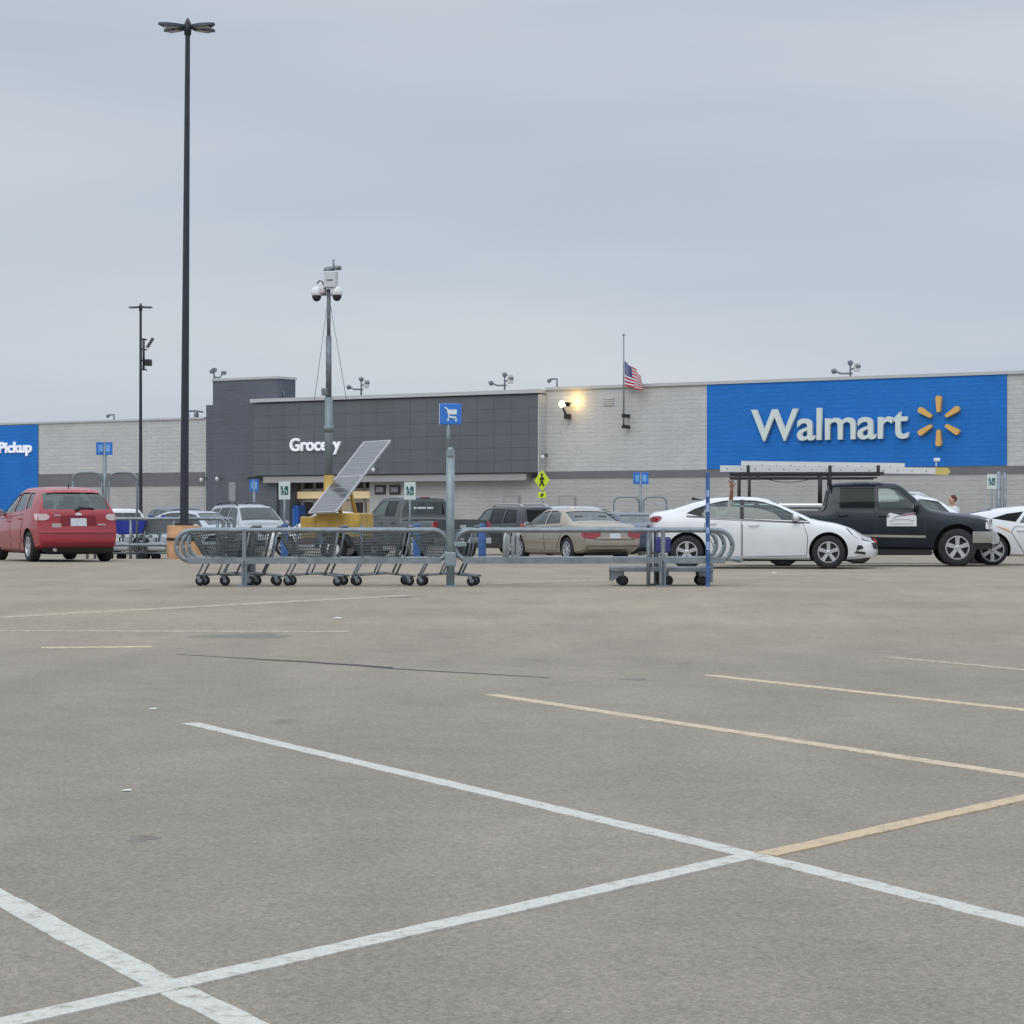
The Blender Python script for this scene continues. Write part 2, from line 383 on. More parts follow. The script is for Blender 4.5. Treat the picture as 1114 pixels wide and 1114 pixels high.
DKWALL = blockmat('dark_grey_block', (.125, .14, .165), (.115, .128, .15), .8, .2, .015, .8, .008, .05)
BAND = mat('band_grey', (.165, .165, .175), .75, var=.08, vscale=.6)
CAP = mat('pale_metal_coping', (.52, .535, .54), .5, .1)
SOFF = mat('pale_fascia', (.36, .36, .36), .6)
LETW = mat('letter_white', (.67, .75, .72), .5); LETS = mat('spark_yellow', (.76, .45, .13), .5)
LETE = emit('emissive_letter_white', (.85, .87, .92), .25)  # white letter material with slight emission
store = thing('store_building', 'long pale block supermarket with dark grey entrance, blue panels and big white lettering', 'store', P0, -PHI)
uT, uB0, uB1, uR = U(224), U(275, -.6), U(585, -.6), 60.
uE0, uE1 = U(315), U(402)
def bx(name, m, u0, u1, v0, v1, z0, z1, par=None, bev=0):
    return MB().box((u0, v0, z0), (u1, v1, z1), bev).build(name, m, par or store)
ZG = -.6
# walls
bx('wall', WALL, uB1, uR, 0, 55, ZG, 7.06)
bx('wall', WALL, -110, uT, 0, 55, ZG, 6.18)
bx('wall', WALLL, uE1, uB1-.004, 0, 55, ZG, 2.9)
bx('wall', DKWALL, uT+.004, uE0, 0, 55, ZG, 2.9)
bx('wall', DKWALL, uT+.004, uB1-.004, .004, 55, 2.9, 6.9)
bx('wall', WALLL, uE0+.002, uE1-.002, 2.5, 55, ZG, 2.898)
bx('lower_wall_face', WALLL, uB1+.05, uR, -.02, 0-.001, ZG, 2.86)
bx('lower_wall_face', WALLL, -110, uT-.05, -.02, 0-.001, ZG, 2.68)
bx('stripe_band', BAND, uB1+.05, uR, -.035, -.001, 2.862, 3.21)
bx('stripe_band', BAND, -110, uT-.05, -.035, -.001, 2.682, 3.40)
bx('roof_coping', CAP, uB1+.1, uR+.05, -.10, .5, 7.062, 7.20)
bx('roof_coping', CAP, -110, uT-.05, -.08, .5, 6.182, 6.28)
# tower + entrance block
t0, t1 = U(226, -.2), U(301, -.2)
MB().prism([(t0, .25), (t0+.35, -.2), (t1, -.2), (t1, 1.3), (t0, 1.3)], 'z', ZG, 8.12).build('entrance_tower', DKWALL, store)
MB().prism([(t0-.05, .22), (t0+.32, -.25), (t1+.05, -.25), (t1+.05, 1.35), (t0-.05, 1.35)], 'z', 8.122, 8.24).build('roof_coping', CAP, store)
bx('entrance_block', TILE, uB0, uB1, -.6, -.002, 3.18, 6.86)
bx('roof_coping', CAP, uB0-.1, uB1+.08, -.72, .45, 6.91, 7.09)
bx('entrance_return', WALL, uB1+.002, uB1+.055, -.59, -.003, 2.9, 6.85)
bx('canopy_fascia', SOFF, U(287, -.45), U(573, -.45), -.5, -.003, 2.80, 3.12)
bx('canopy_soffit', BAND, U(268, -.3), U(585, -.3), -.42, -.006, 3.122, 3.178)
# entrance recess
INT = emit('lit_interior_wall', (.52, .45, .33), .4); DARKG = mat('dark_doorway', (.03, .03, .035), .4)  # back wall glows by itself, standing in for the store's indoor lighting
BEI = emit('warm_transom', (.75, .6, .36), .42)
GREYF = mat('storefront_frame', (.33, .33, .34), .5)
bx('entrance_back_wall', INT, uE0, uE1, 2.4, 2.498, ZG, 2.897)
MB().box((uE0+.01, .60, 2.0), (uE1-.01, .70, 2.35), 0).build('lit_transom', BEI, store)
fr = MB()
for k in range(7):
    u = uE0+.1+(uE1-uE0-.3)*k/6; fr.box((u, .8, ZG), (u+.12, .92, 2.89))
fr.box((uE0, .8, 2.36), (uE1, .93, 2.5)); fr.box((uE0, .8, 1.82), (uE1, .93, 1.97)); fr.build('storefront_frame', GREYF, store)
for k in (1, 4): bx('entrance_door', DARKG, uE0+.25+(uE1-uE0-.3)*k/6, uE0+(uE1-uE0-.3)*(k+.9)/6, .94, 1.0, ZG, 1.8)
bx('dark_window', DARKG, uE0+.25, uE1-.2, .94, 1.0, 2.505, 2.89)
for (a, b_) in ((408, 420), (424, 436)):    # small dark display windows right of the entrance
    p = MB().box((U(a), -.05, Zb(538, U(a))), (U(b_), -.003, Zb(527.5, U(b_))), .02).build('display_window', DARKG, store)
    MB().box((U(a)+.12, -.08, Zb(535.5, U(a))), (U(b_)-.12, -.052, Zb(530, U(b_)))).build('window_poster', mat('poster_grey', (.25, .25, .27), .6), p)
for a, b_ in ((548, 566), (608, 627)):
    f = MB().box((U(a), -.06, ZG), (U(b_), -.021, Zb(539, U(a)))).build('steel_door_frame', mat('door_frame_grey', (.30, .30, .31), .6), store)
    MB().box((U(a)+.08, -.075, ZG), (U(b_)-.08, -.061, Zb(540.5, U(a)))).build('steel_door', mat('door_leaf_grey', (.40, .39, .385), .6), f)
# blue panels
ua, ub = U(769.5), U(1095.5)
bx('blue_panel', WBLUE, ua, ub, -.05, -.001, 3.23, 7.055)
up1 = U(42)
bx('blue_panel', WBLUE, up1-14, up1, -.06, -.0365, .2, Zb(462, up1))
# lettering
def text_mesh(txt, size, ext_, off, m, name, parent, width, z, u0, v, space=1.):
    cu_ = bpy.data.curves.new('t', 'FONT'); cu_.body = txt; cu_.size = size; cu_.extrude = ext_; cu_.offset = off; cu_.space_character = space; cu_.resolution_u = 5
    o = bpy.data.objects.new('t', cu_); C.objects.link(o)
    dg = bpy.context.evaluated_depsgraph_get(); me = bpy.data.meshes.new_from_object(o.evaluated_get(dg)); bpy.data.objects.remove(o)
    xs_ = [q.co.x for q in me.vertices]; x0, x1 = min(xs_), max(xs_)
    for q in me.vertices:
        x, y, zz = q.co; q.co = (u0+(x-x0)/(x1-x0)*width, v-zz, z+y)
    me.materials.clear(); me.materials.append(m); me.name = name
    ob = bpy.data.objects.new(name, me); C.objects.link(ob); ob.parent = parent; return ob
uw0, uw1 = U(817.5, -.2), U(988.5, -.2)
text_mesh('Walmart', 2.0, .07, .022, LETW, 'store_lettering', store, uw1-uw0, 4.47, uw0, -.18, .95)
usp = U(1021, -.2); zsp = Zb(458, usp, -.2)
for k in range(6):
    a = R(90+60*k); q = MB()
    poly = [(.40, -.075), (.99, -.13), (1.06, -.09), (1.08, 0), (1.06, .09), (.99, .13), (.40, .075), (.37, 0)]
    q.prism([(usp+r*math.cos(a)-t*math.sin(a), zsp+r*math.sin(a)+t*math.cos(a)) for r, t in poly], 'y', -.24, -.055)
    q.build('spark_ray', LETS, store)
ug0, ug1 = U(315, -.7), U(370, -.7)
text_mesh('Grocery', .9, .05, .015, LETE, 'entrance_lettering', store, ug1-ug0, Zb(490.5, ug0, -.7), ug0, -.66)
uk0, uk1 = U(-1, -.1), U(34.5, -.1)
text_mesh('Pickup', .82, .04, .022, LETE, 'pickup_lettering', store, uk1-uk0, Zb(492.5, uk0, -.1), uk0, -.105)
# ---- things fixed to the store
def FW(u, v, z): return Vector((P0.x+cu*u+su*v, P0.y-su*u+cu*v, z))
LAMPE = emit('lit_lamp_globe', (1, .85, .55), 3.)
ul = U(620); zl = Zb(441, ul)
t = thing('wall_lamp', 'lit wall lamp glowing yellow on the pale wall right of the dark entrance', 'wall lamp', FW(ul, -.03, zl-.55), -PHI)
q = MB().box((-.1, -.35, -.1), (.1, .0, .15), .02); q.tube([(0, -.3, .1), (-.12, -.34, .35), (-.12, -.35, .5)], .05); q.build('bracket', BLACKP, t)
MB().ell((-.18, -.36, .6), (.16, .16, .17)).build('lamp_globe', LAMPE, t)
q = MB().lathe([(.06, .0), (.16, .14), (.2, .2)], 'z', (.1, -.3, .48)); q.build('up_light_shade', BLACKP, t)
ll = bpy.data.lights.new('wall_lamp_light', 'POINT'); ll.energy = 24; ll.color = (1, .62, .18); ll.shadow_soft_size = .12
lo = bpy.data.objects.new('wall_lamp_light', ll); C.objects.link(lo); lo.parent = t; lo.location = (.42, -.30, .75)
uv = U(319, .4)
t = thing('vending_machine', 'blue vending machine at the left side of the store entrance', 'vending machine', FW(uv, .55, -.3), -PHI)
MB().box((-.45, -.3, 0), (.45, .3, 1.95), .03).build('cabinet', mat('vending_blue', (.03, .12, .45), .4), t)
MB().box((-.36, -.32, .75), (.2, -.302, 1.8), .01).build('front_panel', mat('vending_panel', (.10, .25, .6), .3), t)
MB().box((-.3, -.32, .25), (.2, -.302, .45), .01).build('delivery_flap', BLACKP, t)
# small wall vent and wall cameras
VG = mat('vent_grey', (.55, .55, .53), .6)
q = MB()
for k in range(4): q.box((U(656), -.06, Zb(441, U(656))+k*.09), (U(668), -.002, Zb(441, U(656))+k*.09+.06))
o = q.build('wall_vent', VG); o.location = P0; o.rotation_euler = (0, 0, -PHI); tag(o, 'small pale slatted vent on the wall beside the flagpole', 'vent')
def wallcam(px, py, v, label, m=BLACKP):
    u = U(px, v); t = thing('wall_camera', label, 'security camera', FW(u, v, Zb(py, u, v)), -PHI, 'security cameras on the store wall')
    MB().box((-.06, -.05, -.06), (.06, 0, .06), .01).tube([(0, -.04, 0), (0, -.3, .06), (0, -.34, -.02)], .03, 6).build('bracket', GALV, t)
    MB().lathe([(.02, .10), (.08, .07), (.095, 0), (.08, -.07), (.03, -.11)], 'z', (0, -.36, -.1), 12).build('camera_dome', m, t)
wallcam(592, 491, -.0, 'dark dome camera low on the pale wall just right of the dark entrance block')
wallcam(595, 495, -.0, 'small pale camera on the pale wall below the dark dome camera', WHITEP)
wallcam(224, 520, -.02, 'white dome camera at the left corner of the dark tower', WHITEP)
wallcam(241, 519, -.2, 'small white camera on the dark tower face beside the corner', WHITEP)
wallcam(411, 509, -.6, 'white dome camera at the bottom of the dark tiled block right of the solar panel', WHITEP)
# flagpole
up = U(678.5, -.45); 
t = thing('wall_flagpole', 'grey flagpole bracketed to the pale wall, rising above the roof', 'flagpole', FW(up, -.45, Zb(466, up, -.45)), -PHI)
hp = Zb(365, up, -.45)-Zb(466, up, -.45)
MB().tube([(0, 0, 0), (0, 0, hp*.5), (0, 0, hp)], .05, 8, radii=[.045, .04, .03]).build('pole', GALV, t)
for z in (.08, .58): MB().box((-.075, -.08, z-.08), (.075, .45, z+.08), .02).build('bracket', BLACKP, t)
MB().ell((0, 0, hp+.03), .06, 8).build('finial', GALV, t)
FR, FW_, FB = mat('flag_red', (.45, .02, .045), .8), mat('flag_white', (.72, .72, .75), .8), mat('flag_navy', (.03, .045, .22), .8)
zt = Zb(393, up, -.45)-Zb(466, up, -.45)
q = MB(); NA, NBk = 30, 26; H_, W_ = 1.15, 2.0
def fp(a, b):  # a along fly 0..1, b down hoist 0..1
    l = a*W_; x = .05+.53*l; dr = .31*l+.03*l*l
    y = -.16*math.sin(l*4.2+b*1.6)*a**.7-.10*l
    return (x+.03*math.sin(l*7+b), y, zt-b*H_*(1-.42*a)-dr)
V_ = [[q.bm.verts.new(fp(i/NA, j/NBk)) for i in range(NA+1)] for j in range(NBk+1)]
for j in range(NBk):
    for i in range(NA):
        f = q.bm.faces.new((V_[j][i], V_[j][i+1], V_[j+1][i+1], V_[j+1][i])); f.smooth = True
        st = j*13//NBk; f.material_index = 2 if (i < NA*.4 and st < 7) else (0 if st % 2 == 0 else 1)
for r_ in range(9):
    for c_ in range(6 if r_ % 2 == 0 else 5):
        a = .4*(.09+.165*c_+(0 if r_ % 2 == 0 else .082)); b = 7/13*(.1+.1*r_)
        p = Vector(fp(a, b)); s_ = .022
        vs_ = [q.bm.verts.new(p+Vector((s_*(1 if k % 2 == 0 else .4)*math.sin(k*math.pi/5), -.012, s_*(1 if k % 2 == 0 else .4)*math.cos(k*math.pi/5)))) for k in range(10)]
        q.bm.faces.new(vs_).material_index = 1
fl = q.build('flag', [FR, FW_, FB], None); fl.location = t.location; fl.rotation_euler = t.rotation_euler
tag(fl, 'American flag drooping at half mast on the wall flagpole', 'flag')
# rooftop camera and antenna masts
def roofmast(px, ytop, ybase, v, kindn, label):
    u = U(px, v); z0 = Zb(ybase, u, v); h = Zb(ytop, u, v)-z0; s = (P0.y-su*u)/FPX
    t = thing('rooftop_mast', label, 'roof mast', FW(u, v, z0), -PHI, 'camera and antenna masts along the roof edge')
    q = MB().tube([(0, 0, -.1), (0, 0, h*.95)], .045, 6); 
    if kindn == 'arms':
        q.tube([(-.75, 0, h*.42), (-.45, 0, h*.28), (.1, 0, h*.26)], .045, 6).tube([(0, 0, h*.5), (.35, 0, h*.62)], .04, 6)
    elif kindn == 'hook':
        q.tube([(0, 0, h*.95), (-.2, 0, h), (-.45, 0, h*.92)], .045, 6)
    elif kindn == 'low':
        q.tube([(0, 0, h*.3), (.35, 0, h*.22), (.62, 0, h*.55)], .04, 6)
    elif kindn == 'bar':
        q.tube([(-.9, 0, h), (.1, 0, h), (.55, 0, h*.85)], .05, 6)
    q.build('mast', GALVD, t)
    if kindn == 'arms':
        for x, z in ((-.8, h*.46), (.0, h*.93), (.38, h*.68)): MB().lathe([(.04, .1), (.12, .05), (.12, -.05), (.05, -.14)], 'z', (x, 0, z), 10).build('camera_dome', GALVD, t)
        MB().box((.2, -.08, h*.35), (.46, .06, h*.9), .03).build('antenna_panel', VG, t)
    elif kindn == 'hook':
        MB().lathe([(.03, .08), (.1, .04), (.1, -.06), (.04, -.12)], 'z', (-.45, 0, h*.84), 10).build('camera_dome', GALVD, t)
    elif kindn == 'low':
        for x, z in ((0, h*.9), (-.13, h*.75), (.66, h*.6)): MB().box((x-.12, -.1, z-.1), (x+.12, .1, z+.1), .04).build('camera_box', GALVD, t)
    else:
        for x in (-.55, .1): MB().lathe([(.05, .0), (.13, -.15), (.13, -.3), (.06, -.4)], 'z', (x, 0, h), 10).build('camera_dome', GALVD, t)
roofmast(925, 393, 411, .3, 'arms', 'roof mast with camera arms above the big blue panel')
roofmast(549, 406, 424, .4, 'arms', 'roof mast with a curved arm above the right part of the dark tiled block')
roofmast(606, 412, 422, .3, 'hook', 'short hooked camera mast on the roof above the lit wall lamp')
roofmast(393, 411, 428, 1.2, 'arms', 'roof mast with camera arms above the dark tiled block right of the tall camera mast')
roofmast(233, 401, 414, .3, 'low', 'roof mast with small camera boxes on top of the dark entrance tower')
roofmast(212, 447, 457, .3, 'bar', 'roof bar with two hanging cameras beside the tall light pole')
roofmast(124, 451, 458, .3, 'hook', 'short hooked camera mast on the low roof left of the slim lamp pole')
roofmast(309, 426, 431, .3, 'hook', 'stubby vent pipe on the roof in front of the dark tower')

# ------------------------------------------------------------------ light poles
def light_pole(px, d, ztop, r0, r1, arms, label, base=False, hs=.72):
    p = spot(px, d); t = thing('light_pole', label, 'light pole', p, 0, 'parking lot light poles')
    h = ztop-p.z
    MB().tube([(0, 0, .0), (0, 0, h*.5), (0, 0, h)], r0, 8, radii=[r0, (r0+r1)/2, r1]).build('pole', DARKPOLE, t, 40)
    if base:
        q = MB().lathe([(.40, -.1), (.40, .78), (.385, .80), (.0, .80)], 'z', n=28)
        q.build('concrete_base', mat('orange_painted_concrete', (.50, .285, .15), .85, var=.3, vscale=3), t, 40)
        MB().lathe([(.405, .44), (.408, .45), (.408, .50), (.405, .51)], 'z', n=28).build('base_band', BLACKP, t)
        MB().box((-.2, -.2, .80), (.2, .2, .86), .01).build('base_plate', DARKPOLE, t)
    q = MB().lathe([(.08, -.2), (.095, 0), (.07, .1), (.02, .2)], 'z', (0, 0, h), 10); q.build('pole_cap', DARKPOLE, t)
    for a, tilt in arms:
        m = Matrix.Rotation(R(a), 4, 'Z') @ Matrix.Rotation(R(tilt), 4, 'Y') @ Matrix.Diagonal((hs, hs, 1, 1))
        q = MB().tube([(.05, 0, 0), (.3, 0, 0)], .05, 6)
        pr = [(.15, .06), (.28, .17), (.5, .23), (.75, .2), (.92, .1), (.98, .0)]
        poly = pr+[(x, -y) for x, y in reversed(pr)][1:]
        A = [q.bm.verts.new((x, y, -.045 if .2 < x < .9 else -.02)) for x, y in poly]; B = [q.bm.verts.new((x*.96+.02, y*.8, .035)) for x, y in poly]
        n = len(poly)
        for k in range(n): q.bm.faces.new((A[k], A[(k+1) % n], B[(k+1) % n], B[k]))
        q.bm.faces.new(A); q.bm.faces.new(B)
        bmesh.ops.transform(q.bm, matrix=m, verts=q.bm.verts); bmesh.ops.translate(q.bm, vec=(0, 0, h), verts=q.bm.verts)
        o = q.build('lamp_head', DARKPOLE, t)
        q = MB().box((.32, -.15, -.058), (.8, .15, -.047), .005); bmesh.ops.transform(q.bm, matrix=m, verts=q.bm.verts); bmesh.ops.translate(q.bm, vec=(0, 0, h), verts=q.bm.verts)
        q.build('lamp_lens', mat('lamp_lens', (.3, .3, .32), .3), o)
    return t, h
tp, hh = light_pole(200, 58.5, EYE+(HZ-29)/FPX*58.5, .108, .056, [(-18, -2), (198, -2), (30, 3), (150, 3)], 'tall dark light pole with four lamp heads, rising from a round orange base', True)
tp.rotation_euler = (0, R(.42), 0)
d2 = 124.
t2, h2 = light_pole(153, d2, EYE+(HZ-334)/FPX*d2, .10, .06, [(0, 2), (180, 2)], 'slim dark light pole with two lamp heads and a camera bracket, farther back', False, .62)
s2 = d2/FPX
def zz2(y): return EYE+(HZ-y)*s2-t2.location.z
q = MB().tube([(.15, 0, zz2(402)), (.15, 0, zz2(368))], .06, 6)
for y in (369, 380, 392, 402): q.tube([(0, 0, zz2(y)), (.32, 0, zz2(y)-.02)], .035, 6)
br_ = q.build('camera_bracket', DARKPOLE, t2)
MB().box((-.03, -.3, -.28), (.03, .3, .28), rot=Matrix.Rotation(R(32), 3, 'Y')).build('solar_panel', DARKPOLE, br_).location = (.48, 0, zz2(373))
MB().box((.22, -.2, zz2(398)), (.55, .2, zz2(391)), .03).build('battery_box', BLACKP, br_)

# ------------------------------------------------------------------ signs
def sign_post(px, d, ytop, label, cat, grp=None, name='parking_sign', rpost=.03, base=None, heading=0):
    p = spot(px, d); t = thing(name, label, cat, p, heading, grp)
    h = EYE+(HZ-ytop)/FPX*d-p.z
    MB().tube([(0, .02, 0), (0, .02, h)], rpost, 6).build('post', GALV, t)
    if base: MB().lathe([(.10, 0), (.10, .92), (.09, .98), (.03, 1.0)], 'z', n=14).build('post_base', base, t, 40)
    return t, h
def hcp(px, d, ytop, label, base=True):
    t, h = sign_post(px, d, ytop, label, 'parking sign', 'accessible parking signs', 'accessible_parking_sign', base=BLUEPOST if base else None)
    o = MB().box((-.155, -.012, h-.48), (.155, .012, h), .004).build('sign_plate', mat('sign_pale_green', (.62, .72, .68), .5), t)
    q = MB().box((-.10, -.018, h-.35), (.10, -.0125, h-.12), .01); q.build('symbol_field', mat('sign_dark_green', (.03, .13, .12), .5), o)
    q = MB().lathe([(.03, -.0245), (.03, -.019)], 'y', (-.02, 0, h-.14), 10); q.tube([(-.02, -.022, h-.17), (-.02, -.022, h-.25), (.05, -.022, h-.26), (.07, -.022, h-.32)], .014, 5)
    q.tube([(-.03+.06*math.cos(R(a)), -.022, h-.27+.06*math.sin(R(a))) for a in range(120, 340, 20)], .01, 5); q.build('wheelchair_symbol', SIGNW, o)
hcp(309.5, 67, 524, 'green and white accessible parking sign left of the solar panel trailer, on a blue base')
hcp(446, 67.6, 524.5, 'green and white accessible parking sign over the roof of the grey pickup', False)
hcp(1079, 81, 516, 'green and white accessible parking sign above the white hatchback at the right edge', False)
def plain_post(px, d, ytop, label, r=.05):
    p = spot(px, d); h = EYE+(HZ-ytop)/FPX*d-p.z
    q = MB().tube([(0, 0, 0), (0, 0, h)], r, 8); q.ell((0, 0, h), r, 8); o = q.build('steel_post', GALV); o.location = p
    tag(o, label, 'post')
plain_post(1086.5, 82, 516, 'thicker grey steel post just right of the accessible parking sign at the right', .09)
plain_post(1093, 82, 516, 'thinner grey steel post, rightmost of the two beside the accessible sign', .06)
t, h = sign_post(252.5, 84, 525, 'plain grey back of a parking sign in front of the dark tower', 'parking sign')
MB().box((-.11, -.012, h-.62), (.11, .012, h), .004).build('sign_plate', mat('sign_back_grey', (.33, .35, .36), .5, .4), t)
for px in (383.5, 453.5, 524.5):
    p = spot(px, 67.0); q = MB().lathe([(.105, 0), (.105, .90), (.09, .97), (.03, 1.0)], 'z', n=14); o = q.build('blue_bollard', BLUEPOST, None, 40); o.location = p
    tag(o, {383.5: 'blue bollard in front of the yellow trailer', 453.5: 'blue bollard in front of the grey pickup side', 524.5: 'blue bollard in front of the grey pickup tailgate'}[px], 'bollard', 'blue bollards behind the cart corral')
# pedestrian crossing sign
YG = mat('fluorescent_yellow_green', (.62, .78, .03), .5)
t, h = sign_post(590, 101, 511, 'fluorescent yellow diamond pedestrian crossing sign with small plaque beneath', 'crossing sign', None, 'pedestrian_sign', .035, heading=R(-32))
q = MB().prism([(0, h-.86), (.36, h-.43), (0, h), (-.36, h-.43)], 'y', -.03, -.01); o = q.build('sign_plate', YG, t)
q = MB().lathe([(.05, -.045), (.05, -.031)], 'y', (0, 0, h-.19), 10)
for pl in [[(0, h-.25), (0, h-.43), (.09, h-.66)], [(0, h-.43), (-.09, h-.66)], [(0, h-.28), (.10, h-.40)], [(0, h-.28), (-.09, h-.42)]]: q.tube([(x, -.036, z) for x, z in pl], .035, 5)
q.build('walking_symbol', BLACKP, o)
pq = MB().box((-.19, -.03, h-1.15), (.19, -.01, h-.91), .01).build('plaque', YG, t)
MB().prism([(-.1, h-1.1), (.02, h-1.1), (.1, h-.98), (.0, h-.96), (-.05, h-1.02)], 'y', -.036, -.031).build('arrow_symbol', BLACKP, pq)
# blue cart sign panels
def cart_symbol(parent, cx, cz, s, y, m=SIGNW, flip=1):
    q = MB()
    def pl(pts, r): q.tube([(cx+flip*x*s, y, cz+z*s) for x, z in pts], r*s, 5)
    pl([(-.36, .34), (-.22, .30), (-.1, -.2), (.3, -.2)], .05)
    q.prism([(cx+flip*x*s, cz+z*s) for x, z in [(-.2, .24), (.36, .24), (.34, -.04), (-.12, -.04)]], 'y', y-.006, y+.004)
    pl([(-.1, -.2), (-.16, -.32)], .045); pl([(-.05, -.16), (.36, -.32)], .05)
    q.lathe([(.07*s, y-.006), (.07*s, y+.004)], 'y', (cx+flip*-.16*s, 0, cz-.36*s), 8); q.lathe([(.07*s, y-.006), (.07*s, y+.004)], 'y', (cx+flip*.3*s, 0, cz-.38*s), 8)
    q.build('cart_symbol', m, parent)
def cart_sign_v(t, h, w_, ht, ang):   # two panels in a V
    for sd in (-1, 1):
        q = MB().box((0, -.02, h-ht), (sd*w_, .02, h), .005)
        bmesh.ops.rotate(q.bm, cent=(0, 0, 0), matrix=Matrix.Rotation(R(-sd*ang), 3, 'Z'), verts=q.bm.verts)
        o = q.build('sign_panel', BLUESIGN, t)
        e_ = bpy.data.objects
        q = MB().box((sd*.25*w_, -.03, h-ht*.78), (sd*.8*w_, -.021, h-ht*.22), .004)
        bmesh.ops.rotate(q.bm, cent=(0, 0, 0), matrix=Matrix.Rotation(R(-sd*ang), 3, 'Z'), verts=q.bm.verts)
        q.build('cart_symbol', mat('sign_pale_blue', (.18, .42, .78), .5), o)
# ------------------------------------------------------------------ cart corrals and carts
def corral_main():
    d0 = 37.2; s = FPX/d0
    p = spot(490, d0); t = thing('cart_corral', 'nearest grey steel cart corral of long rounded rails, right across the middle', 'cart corral', p, R(2.2))
    def X(px): return (px-490)/s
    lanes = (0, 1.0, 2.0)
    for li, yy in enumerate(lanes):
        for a, b in ((X(193), X(488)), (X(495), X(798))):
            pts = [(x, yy, z) for x, z in rrect(a, b, .385, .845, .23, 8)]
            MB().tube(pts, .036, 8, closed=True).build('rail_loop', GALV, t)
    q = MB()
    for px in (196, 790): q.tube([(X(px)+.25, 0, .385), (X(px)+.25, 2.0, .385)], .03, 6)
    for a, b in ((X(205), X(480)), (X(503), X(790))): q.box((a, -.045, .345), (b, -.036, .44), .002)
    q.build('bottom_rail_plate', GALV, t)
    for px in (266.5, 722):
        for yy in lanes:
            if px > 600 and yy == 2.: continue
            q = MB().box((X(px)-.03, yy-.05, 0), (X(px)+.03, yy+.05, .87), .012); q.box((X(px)-.042, yy-.05, 0), (X(px)+.042, yy+.05, .40), .012)
            q.box((X(px)-.1, yy-.1, 0), (X(px)+.1, yy+.1, .02)); q.build('leg', GALV, t)
    q = MB().tube([(X(706), .0, 0), (X(706), 0, .84)], .03, 6); q.build('leg', GALVD, t)
    # sign post
    q = MB().tube([(0, -.02, 0), (0, -.02, 2.05)], .062, 10); q.box((-.09, -.12, .0), (.09, .08, .02)); q.box((-.05, -.09, 1.93), (.05, .04, 2.09), .03)
    q.box((-.085, -.1, .30), (.085, .06, .52), .02); q.box((.05, -.06, .60), (.24, .0, .67), .01)
    o = q.build('sign_post', mat('pale_galvanised', (.27, .33, .35), .5, .4, var=.15, vscale=5), t)
    q = MB().tube([(-.03, -.03, 1.95), (-.03, -.02, 2.52)], .03, 8); q.build('sign_mast', GALV, o)
    sg = MB().box((-.16, -.055, 2.43), (.165, .03, 2.745), .012).build('sign_panel', BLUESIGN, t)
    MB().box((-.168, -.05, 2.435), (-.161, .025, 2.74)).build('sign_edge', SIGNW, sg)
    cart_symbol(sg, .005, 2.59, .26, -.058)
    # blue end post
    q = MB().box((X(770.5)-.03, -.075, 0), (X(770.5)+.03, -.04, 1.72), .006); o = q.build('end_post', BLUEPOST, t)
    q = MB()
    for z, hgt in ((1.35, .16), (1.12, .22), (.80, .14), (.55, .2)): q.box((X(770.5)-.025, -.079, z), (X(770.5)+.02, -.0755, z+hgt*.6))
    q.build('scuffed_sticker', mat('pale_sticker', (.32, .45, .68), .6), o)
    # hanging pale loops at the middle of the right half
    q = MB()
    for k, x in enumerate((X(553), X(557), X(563), X(568))): q.tube([(x, 1.0+.05*k, .82), (x-.02, 1.0+.05*k, .7), (x-.03, 1.0+.05*k, .40)], .026, 6)
    q.box((X(552), .95, .36), (X(575), 1.2, .40), .01); q.build('gate_strap', mat('pale_steel', (.5, .53, .54), .5, .3), t)
    return t, X
corral, CX_ = corral_main()

